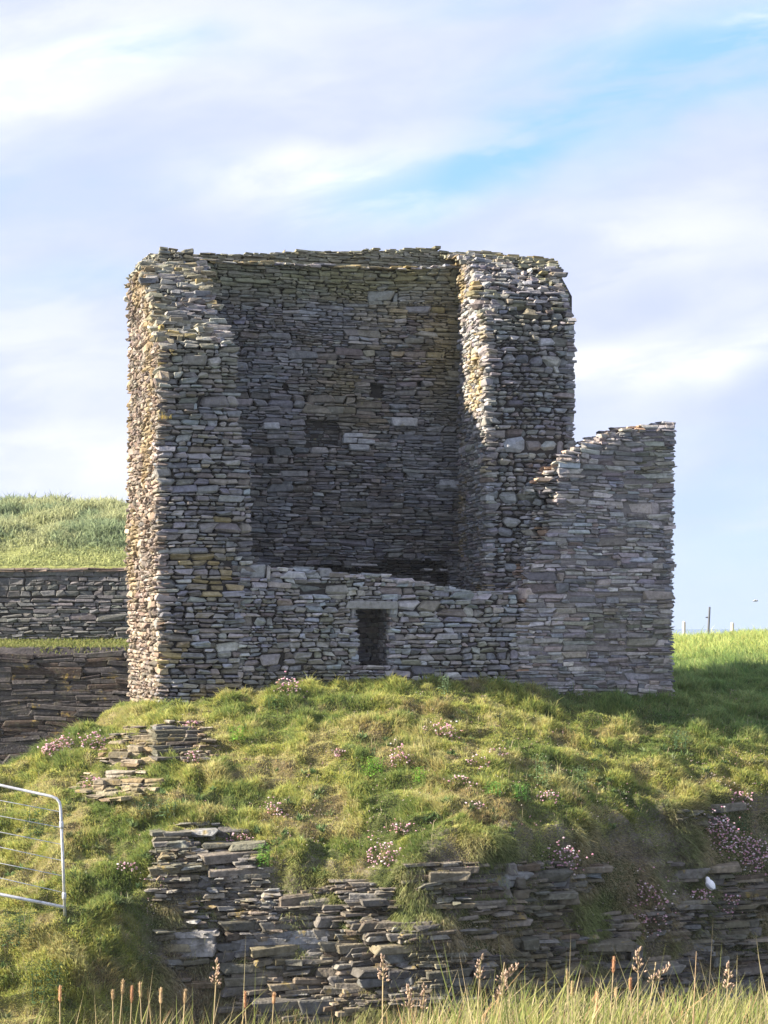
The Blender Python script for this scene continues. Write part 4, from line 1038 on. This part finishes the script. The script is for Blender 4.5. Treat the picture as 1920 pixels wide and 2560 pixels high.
    blades(mb, np.stack([x, y, bz], 1), np.tile((0, -.1, 1.), (n, 1)), rng.uniform(.06, .2, n), rng.uniform(.03, .06, n), rng.normal(0, .5, (n, 3)) * np.array([1, 1, .1]) - np.array([0, .2, 0]), col)
    o = mb.build('hillside_weeds', M_GRASS); tag(o, 'rank pale green weeds and grass on the far hillside and cliff edge', 'weeds', kind='stuff')
build_far()

# ------------------------------------------------------------------ near bank, its grass and stalks
def bank_z(x, y): 
    return -1.66 + .05 * np.sin(x * 2.1) + .04 * np.sin(y * 1.7 + x) - .9 * sstep(6.9, 8.2, y) - .10 * np.clip(y - 6.9, 0, 9) ** 2 + .05 * sstep(0, 1.4, x) 
def build_bank():
    xs, ys = np.linspace(-9, 9, 120), np.linspace(-5, 17, 140)
    X, Y = np.meshgrid(xs, ys, indexing='ij'); Z = np.maximum(bank_z(X, Y), -13.5)
    nr = len(ys); i, j = np.meshgrid(np.arange(len(xs) - 1), np.arange(nr - 1), indexing='ij')
    q = np.stack([i * nr + j, (i + 1) * nr + j, (i + 1) * nr + j + 1, i * nr + j + 1], -1).reshape(-1, 4)
    mb = MB(); mb.add(np.stack([X, Y, Z], -1).reshape(-1, 3), q, None, (.12, .11, .05))
    o = mb.build('near_bank', M_SOIL, None, True); tag(o, kind='structure')
    n = 7800
    u = rng.random(n); x = np.where(u < .72, rng.uniform(.05, 2.4, n), rng.uniform(-2.4, .2, n)); y = rng.uniform(5.4, 7.3, n)
    z = bank_z(x, y)
    xp = 960 + F * x / y
    top = np.interp(xp, [-200, 200, 450, 700, 950, 1080, 1200, 1400, 1700, 2000], [2545, 2540, 2500, 2530, 2525, 2485, 2452, 2448, 2458, 2445])
    hm = np.maximum((HY - top) / F * y - z, .05)
    h = hm * rng.uniform(.5, 1.02, n) * (1 + rng.uniform(.05, .4, n) * (rng.random(n) < .16))
    pal = np.array([(.38, .40, .14), (.28, .33, .10), (.50, .45, .25), (.55, .46, .28), (.22, .28, .09), (.46, .30, .16)])
    col = pal[rng.choice(6, n, p=(.28, .22, .18, .12, .13, .07))] * rng.uniform(.55, 1.1, (n, 1))
    lean = rng.normal(0, .28, (n, 3)) * np.array([1, .6, .1]) + np.array([.16, 0, 0])
    mb = MB(); blades(mb, np.stack([x, y, z], 1), np.tile((0, 0, 1.), (n, 1)), h, rng.uniform(.0035, .0085, n), lean, col, col * 1.1, .25)
    o = mb.build('foreground_grass', M_GRASS); tag(o, 'long pale green and straw grass along the bottom edge in front of the gully', 'grass', kind='stuff')
build_bank()

def stalk(kind, x, y, Y, lean, label, group):
    tip = P(x, y, Y)
    bx = tip[0] - lean * .25; bz = float(bank_z(bx, Y)) - .03
    base = np.array([bx, Y + .02, bz])
    o = empty(kind, base, label, 'grass stalk', group)
    def pt(t):
        p = base + (tip - base) * t; p[0] += sway * math.sin(math.pi * t) - .6 * sway * t * t * (1 - t) * 4; return p
    sway = random.uniform(-.014, .014) - lean * .12
    straw = np.array((.50, .42, .26)) * random.uniform(.7, 1.1)
    sm = MB(); tube(sm, [pt(t) for t in np.linspace(0, .98, 7)], [.0026] * 3 + [.0022] * 4, 5, straw)
    sm.build('stem', M_STRAW, o)
    hb = MB(); ln = np.linalg.norm(tip - base)
    if kind == 'foxtail_stalk':                          # dense bristly cylinder
        L = random.uniform(.03, .06); t0 = 1 - L / ln
        ts = np.linspace(t0, 1.02, 9); rr = [.002, .0032, .004, .0044, .0043, .0039, .0033, .0025, .001]
        orange = np.array(random.choice([(.62, .40, .23), (.60, .46, .28), (.52, .42, .24), (.58, .34, .20)])) * random.uniform(.8, 1.15)
        tube(hb, [pt(t) for t in ts], rr, 9, orange)
        n = 130; tt = rng.uniform(t0, 1, n); b = np.array([pt(t) for t in tt])
        d = rng.normal(0, 1, (n, 3)); d[:, 2] = .6; d /= np.linalg.norm(d, axis=1, keepdims=True)
        blades(hb, b + d * .004, d, np.full(n, .009), np.full(n, .0011), d * .4 + np.array([0, 0, .4]), np.tile(orange, (n, 1)) * rng.uniform(.8, 1.4, (n, 1)))
    else:                                                # loose panicle of spikelets, sometimes drooping
        n = 26 if kind == 'panicle_stalk' else 34
        L = .085; buff = np.array((.55, .42, .32))
        for i in range(n):
            t = 1 - (L / ln) * (i / n) ** .8
            b = pt(t)
            if kind == 'drooping_stalk':
                k = 1 - i / n; b = b + np.array([.045 * k ** 1.2 * np.sign(lean + .01), 0, -.03 * k ** 2])
            ang = random.uniform(0, 6.28); rad = .004 + .02 * (i / n) * random.random()
            e = b + np.array([math.cos(ang) * rad, math.sin(ang) * rad * .6, random.uniform(.002, .012)])
            m = (b + e) / 2 + np.array([0, 0, .002])
            tube(hb, [b, m, e], [.0008, .0007, .0006], 4, straw)
            d = e - b; d /= np.linalg.norm(d) + 1e-9
            tube(hb, [e, e + d * .004 + np.array([0, 0, .002]), e + d * .009 + np.array([0, 0, .004])], [.0012, .0034, .0007], 5, buff * random.uniform(.75, 1.25))
    hb.build('seed_head', M_STRAW, o, True)
FX = 'orange headed foxtail stalks along the near edge'; PN = 'loose seed panicles along the near edge'
for x, y, Y, ln, lb in (
        (150, 2469, 6.3, .02, 'lone orange foxtail stalk at the bottom left, left of the row of foxtails'),
        (282, 2479, 6.4, .02, 'shorter orange foxtail stalk at the left end of the row'),
        (308, 2454, 6.2, .10, 'leaning orange foxtail stalk, tallest of the bottom left row'),
        (330, 2469, 6.5, .02, 'upright foxtail stalk just right of the leaning tallest one'),
        (350, 2461, 6.1, -.02, 'second foxtail stalk right of the leaning tallest one'),
        (402, 2474, 6.4, .06, 'slanting foxtail stalk at the right end of the bottom left row'),
        (463, 2478, 6.3, .05, 'foxtail stalk standing a little apart right of the bottom left row'),
        (612, 2483, 6.5, 0, 'thin foxtail stalk below the broad smooth grey rock face'),
        (685, 2486, 6.2, .05, 'foxtail stalk leaning right, second below the broad grey rock face'),
        (1418, 2428, 6.3, .0, 'orange foxtail stalk at the left of the right hand group'),
        (1430, 2458, 6.1, -.02, 'short foxtail stalk touching the left one of the right hand group'),
        (1492, 2484, 6.2, .02, 'lowest foxtail stalk in the right hand group, half sunk in grass'),
        (1535, 2398, 6.0, .06, 'tallest foxtail stalk with a fat orange head, right of centre'),
        (1540, 2473, 6.4, .05, 'foxtail stalk directly below the tallest fat headed one'),
        (1575, 2450, 6.2, -.01, 'foxtail stalk between the fat headed one and the upright panicle')):
    stalk('foxtail_stalk', x, y, Y, ln, lb, FX)
for x, y, Y, ln, lb in (
        (542, 2408, 6.3, .06, 'tall pale panicle stalk in front of the rock face at lower left'),
        (958, 2398, 6.2, .05, 'tall panicle stalk with a pinkish tip near the middle of the bottom edge'),
        (1023, 2468, 6.3, .0, 'short upright panicle right of the pink tipped one'),
        (1062, 2470, 6.3, .10, 'short panicle leaning right beside the short upright one'),
        (1202, 2394, 6.2, .03, 'upright panicle left of the drooping reddish one'),
        (1262, 2436, 6.1, .12, 'bushy panicle leaning under the drooping reddish one'),
        (1597, 2375, 6.1, .02, 'tallest upright panicle at the right with stacked spikelets'),
        (1823, 2415, 6.2, .06, 'panicle stalk near the bottom right corner')):
    stalk('panicle_stalk', x, y, Y, ln, lb, PN)
for x, y, Y, ln, lb in (
        (1262, 2398, 6.2, .22, 'drooping reddish panicle arching to the right near the middle'),
        (1640, 2398, 6.1, .14, 'drooping buff panicle just right of the tallest upright panicle')):
    stalk('drooping_stalk', x, y, Y, ln, lb, PN)
def straw(x, y, Y, lean, label):
    tip = P(x, y, Y); bx = tip[0] - lean * .25
    base = np.array([bx, Y, float(bank_z(bx, Y)) - .03])
    mb = MB(); tube(mb, [base + (tip - base) * t for t in np.linspace(0, 1, 6)], [.003, .003, .0028, .0025, .002, .0008], 6, (.50, .38, .24))
    o = mb.build('bare_straw', M_STRAW); tag(o, label, 'grass stalk')
straw(1741, 2378, 6.0, .10, 'single bare brown straw leaning right at lower right')

# ------------------------------------------------------------------ steel fence panel
def fence():
    Y = 36.0
    o = empty('metal_fence', P(160, 2290, Y), 'galvanised steel mesh fence panel leaning on the slope at the left edge', 'fence')
    D = lambda x: Y + (160 - x) / F * Y * .12
    Q = lambda x, y: P(x, y, D(x))
    fr = MB()
    top = [Q(-180, 1921), Q(0, 1963), Q(128, 1991), Q(141, 1996), Q(149, 2006), Q(151.5, 2020), Q(157, 2140), Q(162.5, 2292)]
    tube(fr, top, .030, 10)
    f = fr.build('frame', M_STEEL, o, True)
    bm = MB(); tube(bm, [Q(-180, 2197), Q(0, 2236), Q(161, 2268)], .036, 10); r = bm.build('bottom_rail', M_STEEL, o, True)
    for (x, y) in ((153.5, 2062), (160.3, 2240)):
        k = MB(); tube(k, [Q(x, y - 9), Q(x, y - 5), Q(x + .4, y + 5), Q(x + .4, y + 9)], [.036, .044, .044, .036], 10); k.build('clamp', M_STEEL, o, True)
    lp = MB(); tube(lp, [Q(-180, 1905), Q(-172, 2260)], .03, 10); lp.build('post', M_STEEL, o, True)
    for (yl, yr) in ((2001, 2030), (2040, 2069), (2080, 2111), (2118, 2151), (2158, 2189), (2195, 2230)):
        w = MB(); s = (yr - yl) / 150
        tube(w, [Q(-178, yl - 178 * s * 1.1), Q(0, yl), Q(153, yr)], .009, 6); w.build('wire', M_STEEL, o, True)
fence()

# ------------------------------------------------------------------ far posts, pole and birds
def posts():
    for i, (x, y0, y1, lb) in enumerate(((1710, 1553, 1600, 'pale wooden fence post on the skyline close to the tower'), (1831, 1556, 1602, 'pale wooden fence post on the skyline right of the dark pole'))):
        Y = 105; w = 4.5 / F * Y
        mb = MB(); p0, p1 = P(x, y1, Y), P(x, y0, Y)
        tube(mb, [p0, (p0 + p1) / 2, p1 - np.array([0, 0, .05]), p1], [w, w * .97, w * .93, w * .6], 8)
        tag(mb.build('fence_post', M_POST), lb, 'fence post', 'pale fence posts on the skyline')
    Y = 110
    o = empty('utility_pole', P(1770, 1592, Y), 'thin dark pole with a small side bracket between two pale posts', 'pole')
    mb = MB(); tube(mb, [P(1770, 1596, Y), P(1772, 1555, Y), P(1774, 1517, Y)], [.075, .07, .06], 8); mb.build('shaft', M_POLE, o)
    mb = MB(); tube(mb, [P(1773, 1543, Y), P(1764, 1543.5, Y)], .04, 6); mb.build('bracket', M_POLE, o)
posts()
def loft_body(mb, pts, rx, rz, n=12, col=(.8, .8, .8), axis=None):
    """rings round a centre line in the x-z plane, seen from the side"""
    V, Q = [], []
    for i, p in enumerate(pts):
        d = np.array(pts[min(i + 1, len(pts) - 1)]) - np.array(pts[max(i - 1, 0)]); d = d / np.linalg.norm(d)
        b = np.array([0, 1, 0]); a = np.cross(b, d)
        for k in range(n):
            t = 2 * math.pi * k / n
            V.append(np.array(p) + math.cos(t) * rz[i] * a + math.sin(t) * rx[i] * b)
    for i in range(len(pts) - 1):
        for k in range(n):
            Q.append((i * n + k, i * n + (k + 1) % n, (i + 1) * n + (k + 1) % n, (i + 1) * n + k))
    mb.add(np.array(V), Q, None, col)
def birds():
    # white seabird sitting on the ledge, breast towards the camera and turned slightly left
    g = ghit(1775, 2225); Yb = g[1] - .55
    c = P(1775, 2222, Yb)
    o = empty('seabird', c, 'white seabird sitting on a dark rock ledge among pink thrift', 'bird')
    R = lambda p: c + np.array([p[0] * .55 + p[1] * .83, p[1] * .55 - p[0] * .83, p[2]]) * .9
    mb = MB(); loft_body(mb, [(.14, 0, .0), (.11, 0, .02), (.06, 0, .07), (.0, 0, .12), (-.05, 0, .17), (-.075, 0, .215), (-.09, 0, .255), (-.105, 0, .285), (-.11, 0, .305)],
              [.02, .07, .105, .115, .09, .06, .056, .04, .008], [.02, .07, .10, .115, .10, .065, .056, .04, .008], 14, (.85, .85, .84))
    for i in range(len(mb.V)): mb.V[i] = np.array([R(p) for p in mb.V[i]])
    mb.build('body', M_FEATHER, o, True)
    for s in (-1, 1):
        w = MB(); loft_body(w, [(-.03, s * .10, .13), (.03, s * .115, .10), (.10, s * .08, .04), (.18, s * .03, .0)], [.01, .016, .014, .004], [.03, .05, .035, .008], 8, (.42, .44, .47))
        w.V[0] = np.array([R(p) for p in w.V[0]]); w.build('wing', M_FEATHER, o, True)
        e = MB(); loft_body(e, [(-.138, s * .036, .268), (-.130, s * .042, .268), (-.122, s * .036, .268)], [.001, .006, .001], [.001, .007, .001], 8, (.02, .02, .02))
        e.V[0] = np.array([R(p) for p in e.V[0]]); e.build('eye', M_FEATHER, o, True)
    b = MB(); loft_body(b, [(-.135, 0, .268), (-.165, 0, .262), (-.185, 0, .252)], [.012, .009, .002], [.012, .010, .003], 8)
    b.V[0] = np.array([R(p) for p in b.V[0]]); b.build('beak', M_BEAK, o, True)
    # gull far off over the sea
    c = P(1888, 1503, 105)
    o = empty('flying_gull', c, 'tiny distant gull flying in the pale sky at the right edge', 'bird')
    b = MB(); loft_body(b, [c + np.array(p) for p in ((-.16, 0, 0), (-.12, 0, .01), (0, 0, .02), (.1, 0, .01), (.16, 0, 0))], [.01, .03, .045, .03, .008], [.01, .03, .045, .03, .006], 8, (.35, .36, .4)); b.build('body', M_FEATHER, o, True)
    for s in (-1, 1):
        w = MB(); pts = [(-.06, 0, .02), (.06, 0, .02), (-.03 , s * .12 , .09), (.07, s * .12, .09), (.02, s * .30, .04), (.06, s * .30, .04)]
        pts2 = [(p[0] + .5 * p[1], p[1] * .8, p[2]) for p in pts]
        v = np.array([c + np.array(p) for p in pts2]); v = np.concatenate([v, v - np.array([0, 0, .012])])
        w.add(v, [(0, 1, 3, 2), (2, 3, 5, 4), (6, 8, 9, 7), (8, 10, 11, 9), (0, 2, 8, 6), (2, 4, 10, 8), (1, 7, 9, 3), (3, 9, 11, 5), (4, 5, 11, 10)], None, (.40, .42, .46)); w.build('wing', M_FEATHER, o)
birds()

# ------------------------------------------------------------------ flowers and plants
ICO_V = None
def ico():
    t = (1 + 5 ** .5) / 2
    v = np.array([(-1, t, 0), (1, t, 0), (-1, -t, 0), (1, -t, 0), (0, -1, t), (0, 1, t), (0, -1, -t), (0, 1, -t), (t, 0, -1), (t, 0, 1), (-t, 0, -1), (-t, 0, 1)]) / math.sqrt(1 + t * t)
    f = np.array([(0, 11, 5), (0, 5, 1), (0, 1, 7), (0, 7, 10), (0, 10, 11), (1, 5, 9), (5, 11, 4), (11, 10, 2), (10, 7, 6), (7, 1, 8), (3, 9, 4), (3, 4, 2), (3, 2, 6), (3, 6, 8), (3, 8, 9), (4, 9, 5), (2, 4, 11), (6, 2, 10), (8, 6, 7), (9, 8, 1)])
    return v, f
IV, IF = ico()
def heads(mb, c, r, col):
    n = len(c); v = c[:, None] + IV[None] * r[:, None, None] * np.array([1, 1, .75]) * rng.uniform(.8, 1.2, (n, 12, 1))
    mb.add(v.reshape(-1, 3), None, (IF[None] + (np.arange(n) * 12)[:, None, None]).reshape(-1, 3), np.repeat(col, 12, 0))
PINK = np.array([(.72, .44, .54), (.66, .36, .48), (.78, .58, .64), (.78, .68, .68), (.62, .36, .30)])
def thrift(x, y, w, h, n, label, pink=1.0, cushion=True):
    n = int(n * 1.5)
    c = ghit(x, y + h * .35)
    Y = c[1]; rx = w / F * Y / 2; rz = h / F * Y / 2
    o = empty('thrift_clump', c, label, 'flowers', 'clumps of pink sea thrift')
    nb = int(110 + 420 * rx)
    ang = rng.uniform(0, 6.28, nb); rad = np.sqrt(rng.random(nb))
    up = rng.random(nb)
    b = np.stack([c[0] + np.cos(ang) * rad * rx, Y + np.sin(ang) * rad * .22 - .05, c[2] + (rng.uniform(-.6, .8, nb)) * rz], 1)
    mb = MB()
    gcol = np.array((.085, .11, .045)) * rng.uniform(.6, 1.5, (nb, 1))
    gcol = np.where((rng.random(nb) < .3)[:, None], np.array((.2, .15, .08)), gcol)
    blades(mb, b, np.tile((0, -.3, .9), (nb, 1)), rng.uniform(.05, .14, nb), rng.uniform(.008, .014, nb), rng.normal(0, .6, (nb, 3)), gcol)
    fb = MB()
    ang = rng.uniform(0, 6.28, n); rad = np.sqrt(rng.random(n)) * np.where(rng.random(n) < .2, 1.45, 1.0)
    hc = np.stack([c[0] + np.cos(ang) * rad * rx, Y - .15 + rng.normal(0, .08, n), c[2] + rz * .25 + np.sin(ang) * rad * rz], 1)
    col = PINK[rng.choice(5, n, p=(.3, .2, .25, .15, .1))] * rng.uniform(.75, 1.15, (n, 1)) * np.array([1, 1, 1]) 
    fs = hc - np.stack([rng.normal(0, .015, n), -.05 + 0 * hc[:, 0], rng.uniform(.05, .11, n)], 1)
    blades(mb, fs, np.tile((0, 0, 1.), (n, 1)), rng.uniform(.07, .12, n), np.full(n, .006), (hc - fs) * 2, np.tile((.25, .27, .12), (n, 1)))
    mb.build('foliage', M_LEAF, o)
    heads(fb, hc, rng.uniform(.015, .029, n), np.clip(col * 1.08, 0, .85))
    tag(fb.build('flower_heads', M_FLOWER, o), kind='stuff')
for a in (
    (720, 1712, 70, 62, 60, 'round pink thrift clump standing against the low front wall left of the doorway'),
    (1095, 1822, 100, 64, 80, 'largest pink thrift clump in the sunlit middle of the mound'),
    (1000, 1880, 52, 70, 46, 'upright pink thrift clump left of and below the largest middle one'),
    (845, 1880, 34, 20, 16, 'small pale thrift clump above the bright green plant on the mound'),
    (1150, 1948, 60, 34, 34, 'pink thrift clump in two strands right of the leafy bright plants'),
    (1195, 1900, 60, 50, 26, 'sparse thrift clump right of the largest middle one'),
    (1240, 1876, 40, 22, 16, 'small reddish thrift clump at the right of the sunlit slope'),
    (690, 2012, 46, 48, 34, 'whitish pink thrift clump on the lower left of the mound'),
    (962, 2125, 96, 90, 90, 'big drooping thrift clump hanging over the rim in the middle of the cliff'),
    (1180, 2012, 60, 22, 22, 'low thrift clump by the straw coloured tussock'),
    (1370, 1985, 60, 42, 36, 'pink thrift clump beside straw grass at the right of the sunlit slope'),
    (1390, 2130, 140, 80, 90, 'wide whitish thrift clump on the cliff rim right of centre'),
    (1795, 2070, 100, 110, 170, 'dense mauve thrift patch hanging beside the small ledge on the right'),
    (1872, 2118, 110, 90, 190, 'large bright mauve thrift patch near the right edge'),
    (1848, 1988, 56, 40, 36, 'pale thrift clump above the small ledge on the right'),
    (1745, 2236, 60, 50, 50, 'mauve thrift clump below the white seabird to the left'),
    (1815, 2250, 60, 46, 60, 'mauve thrift clump below the white seabird to the right'),
    (1615, 2240, 110, 150, 110, 'tall faded thrift drift running down the cliff right of centre'),
    (1595, 2290, 50, 30, 30, 'small mauve thrift clump at the foot of the faded drift'),
    (482, 1806, 34, 18, 26, 'small bright pink thrift tuft on the turf above the upper outcrop'),
    (485, 1885, 34, 40, 22, 'white and rust thrift clump right of the upper outcrop'),
    (125, 1866, 40, 36, 60, 'pale pink thrift cushion on the left skyline of the slope'),
    (165, 1850, 44, 44, 60, 'pink thrift cushion right of the dark hollow on the left skyline'),
    (235, 1850, 60, 60, 60, 'pink thrift cushion at the left of the upper outcrop'),
    (205, 1808, 36, 24, 36, 'pink thrift cushion high on the left skyline below the tower'),
    (275, 1760, 60, 40, 50, 'faded pink thrift cushion at the left foot of the tower'),
    (240, 1955, 60, 40, 40, 'rusty thrift cushion above the lower left outcrop'),
    (320, 2165, 50, 24, 22, 'scattered thrift clump right of the fence panel'),
    (1000, 2060, 60, 30, 24, 'thin thrift clump on the lower mound above the drooping clump'),
    (600, 2090, 60, 30, 24, 'whitish thrift clump above the left rock face')):
    thrift(*a)

def leafy(x, y, w, h, n, col, label, kind='leafy_plant'):
    c = ghit(x, y + h * .45); Y = c[1]; rx = w / F * Y / 2; rz = h / F * Y
    mb = MB()
    ang = rng.uniform(0, 6.28, n); t = rng.random(n)
    st_ = c + np.stack([np.cos(ang) * rx * rng.random(n), np.sin(ang) * rx * .5 - .05, t * rz * .9], 1)
    d = np.stack([np.cos(ang), np.sin(ang), rng.uniform(-.1, .7, n)], 1); d /= np.linalg.norm(d, axis=1, keepdims=True)
    L = rng.uniform(.05, .12, n) * (1 - .4 * t); sd_ = np.cross(d, (0, 0, 1)); sd_ /= np.linalg.norm(sd_, axis=1, keepdims=True) + 1e-9
    w_ = L * .28
    droop = np.array([0, 0, -.25])
    v = np.stack([st_, st_ + d * (L * .45)[:, None] - sd_ * w_[:, None], st_ + d * (L * .5)[:, None] + np.array([0, 0, .004]), st_ + d * (L * .45)[:, None] + sd_ * w_[:, None], st_ + (d + droop) * L[:, None]], 1)
    off = (np.arange(n) * 5)[:, None]
    cc = np.array(col) * rng.uniform(.6, 1.4, (n, 1))
    f = np.concatenate([np.array([[0, 1, 2]]) + off, np.array([[0, 2, 3]]) + off, np.array([[1, 4, 2]]) + off, np.array([[2, 4, 3]]) + off])
    mb.add(v.reshape(-1, 3), None, f, np.repeat(cc, 5, 0))
    o = empty(kind, c, label, 'plant', 'leafy green plants on the mound')
    mb.build('leaves', M_LEAF, o)
    sm = MB()
    for k in range(6):
        a = rng.uniform(0, 6.28); q = c + np.array([math.cos(a) * rx * .6, math.sin(a) * rx * .4 - .04, 0])
        tube(sm, [q - np.array([0, 0, .05]), q + np.array([0, 0, rz * .45]), q + np.array([math.cos(a) * .03, 0, rz * .85])], [.006, .005, .003], 5, np.array(col) * .8)
    sm.build('stem', M_LEAF, o)
BR_, MD, DK = (.16, .34, .04), (.11, .20, .07), (.05, .10, .04)
for a in (
    (935, 1918, 66, 52, 240, BR_, 'brightest green leafy plant in the middle of the mound'),
    (1050, 1935, 40, 40, 110, BR_, 'small bright green plant right of the brightest one'),
    (595, 1838, 46, 40, 130, BR_, 'bright green plant under the tower between two outcrops'),
    (688, 1760, 60, 40, 140, MD, 'green plant below the round thrift clump at the low wall'),
    (1112, 1718, 32, 52, 120, (.17, .26, .13), 'pale leafy weed standing against the low front wall'),
    (1235, 1970, 50, 34, 130, (.13, .30, .06), 'vivid green plant low on the sunlit slope, left of the second one'),
    (1303, 1980, 44, 50, 130, (.13, .30, .06), 'vivid green plant low on the sunlit slope, right of the first one'),
    (1355, 1925, 46, 90, 170, (.18, .28, .12), 'tall pale green weed at the right of the sunlit slope'),
    (1450, 1945, 50, 70, 150, (.15, .24, .10), 'tall pale weed at the edge of the tower shadow'),
    (1700, 1850, 46, 50, 130, (.10, .19, .09), 'pale green weed in the shadow below the right end of the tower'),
    (660, 2140, 40, 66, 130, (.15, .32, .05), 'vivid green tuft above the left rock face'),
    (100, 2050, 80, 90, 260, DK, 'dark green bush behind the fence panel'),
    (40, 2320, 110, 90, 300, DK, 'dark green bush below the fence panel at the left edge'),
    (115, 2450, 110, 110, 300, DK, 'dark green bush at the bottom left'),
    (360, 2015, 60, 46, 160, DK, 'dark leafy plant below the lower left outcrop'),
    (420, 2020, 60, 50, 160, (.08, .14, .07), 'grey green leafy plant right of the dark one below the outcrop'),
    (1840, 2055, 90, 46, 200, (.06, .14, .05), 'green plant under the small ledge near the right edge')):
    leafy(*a)

def dry_tuft(a, b, z, n, label, hh=.22):
    c = L3(a, b, z)
    mb = MB(); base = c + rng.normal(0, .07, (n, 3)) * np.array([1.3, 1, .2])
    col = np.where((rng.random(n) < .5)[:, None], np.array((.50, .38, .14)), np.array((.42, .36, .10))) * rng.uniform(.7, 1.2, (n, 1))
    blades(mb, base, np.tile((0, -.2, .9), (n, 1)), rng.uniform(.5, 1.1, n) * hh, rng.uniform(.008, .016, n), rng.normal(0, .5, (n, 3)) * np.array([1, 1, .1]), col)
    tag(mb.build('dry_grass_tuft', M_GRASS), label, 'grass tuft', 'dry grass tufts on the tower')
def tuft_at(x, y, b, n, label, hh=.22):
    a = fa(x, b); dry_tuft(a, b, fz(y, a, b), n, label, hh)
tuft_at(1312, 668, 3.6, 140, 'big yellow dry grass tuft on top of the right side wall', .3)
tuft_at(1232, 705, 2.6, 50, 'small dry grass tuft on the broken top edge of the right side wall', .2)
tuft_at(1248, 765, 1.9, 50, 'dry grass tuft hanging below the top of the right wall end', .3)
tuft_at(1365, 690, 2.6, 40, 'dry grass tuft near the outer shoulder of the right side wall', .2)
tuft_at(998, 675, 4.5, 40, 'dry grass tuft on the ledge in the middle of the back wall', .16)
tuft_at(1352, 655, 3.8, 60, 'low yellow grass tuft right of the big one on the right side wall', .2)
tuft_at(700, 665, 4.6, 30, 'sparse dry grass tuft on the ledge left of the middle of the back wall', .14)
tuft_at(470, 655, 3.9, 50, 'yellow grass tuft on the top of the left side wall', .2)
tuft_at(412, 1048, -.08, 50, 'ochre grass tuft on the edge of the left wall end', .2)

def weeds():
    n0 = 650
    x = rng.uniform(-60, 1960, n0); t = rng.uniform(2.3, 4.6, n0)
    p, nn = gsample(x, t)
    yp = HY - F * p[:, 2] / p[:, 1]
    ok = (fbm(p[:, 0] * .5, p[:, 1] * .5, p[:, 2] * .5, 701, 3) > .47) & (exposure(x, yp) < .4)
    p, nn = p[ok], nn[ok]
    mb = MB()
    for c, q in zip(p, nn):
        k = rng.integers(14, 34); r = rng.uniform(.06, .17)
        col = np.array([(.14, .22, .08), (.09, .15, .06), (.20, .27, .11), (.16, .19, .09)][rng.integers(0, 4)])
        d = rng.normal(0, 1, (k, 3)); d[:, 2] = np.abs(d[:, 2]) * .8; d /= np.linalg.norm(d, axis=1, keepdims=True)
        blades(mb, c + d * r * .3, d, rng.uniform(.6, 1.2, k) * r, rng.uniform(.025, .05, k), d * .8 - np.array([0, 0, .3]), np.tile(col, (k, 1)) * rng.uniform(.6, 1.4, (k, 1)))
    n = 1500
    x = rng.uniform(-60, 1960, n); t = rng.uniform(2.2, 4.7, n); b, nn = gsample(x, t)
    col = np.array((.46, .39, .25)) * rng.uniform(.6, 1.2, (n, 1))
    blades(mb, b, np.tile((0, 0, 1.), (n, 1)), rng.uniform(.15, .38, n), rng.uniform(.006, .011, n), rng.normal(0, .3, (n, 3)) * np.array([1, 1, .1]), col)
    o = mb.build('low_weeds', M_LEAF); tag(o, 'small broad leaved weeds and dead stalks scattered through the turf', 'weeds', kind='stuff')
weeds()
# loose flower heads dotted over the turf and the rim
def dots():
    n = 1700
    x = rng.uniform(100, 1920, n); t = np.where(rng.random(n) < .6, rng.uniform(2.5, 3.6, n), rng.uniform(3.4, 4.8, n))
    p, nn = gsample(x, t)
    k = (fbm(p[:, 0] * .9, p[:, 1] * .9, p[:, 2] * .9, 501, 3) > .5) & (x > 330)
    p, nn = p[k], nn[k]; n = len(p)
    mb = MB(); heads(mb, p + nn * .12 + np.array([0, -.03, .03]), rng.uniform(.009, .016, n), np.where((rng.random(n) < .6)[:, None], np.array((.62, .55, .50)), np.array((.58, .36, .40))) * rng.uniform(.7, 1.1, (n, 1)))
    o = mb.build('wild_flowers', M_FLOWER); tag(o, 'tiny white and pink flower heads dotted through the turf', 'flowers', kind='stuff')
dots()

# thin volume box round camera and scene, added to lift the shadows
def lift_haze():
    mb = MB(); x0, x1, y0, y1, z0, z1 = -120, 120, -20, 210, -15, 16
    v = [(x, y, z) for x in (x0, x1) for y in (y0, y1) for z in (z0, z1)]
    mb.add(v, [(0, 1, 3, 2), (4, 6, 7, 5), (0, 4, 5, 1), (2, 3, 7, 6), (0, 2, 6, 4), (1, 5, 7, 3)])
    m = bpy.data.materials.new('lift_haze_volume'); m.use_nodes = True; nt = m.node_tree
    for n in list(nt.nodes): nt.nodes.remove(n)
    o = nt.nodes.new('ShaderNodeOutputMaterial'); p = nt.nodes.new('ShaderNodeVolumePrincipled')
    p.inputs['Color'].default_value = (.84, .92, 1, 1); p.inputs['Density'].default_value = .0002; p.inputs['Anisotropy'].default_value = .2
    nt.links.new(p.outputs[0], o.inputs['Volume'])
    tag(mb.build('lift_haze', m), kind='stuff')
lift_haze()
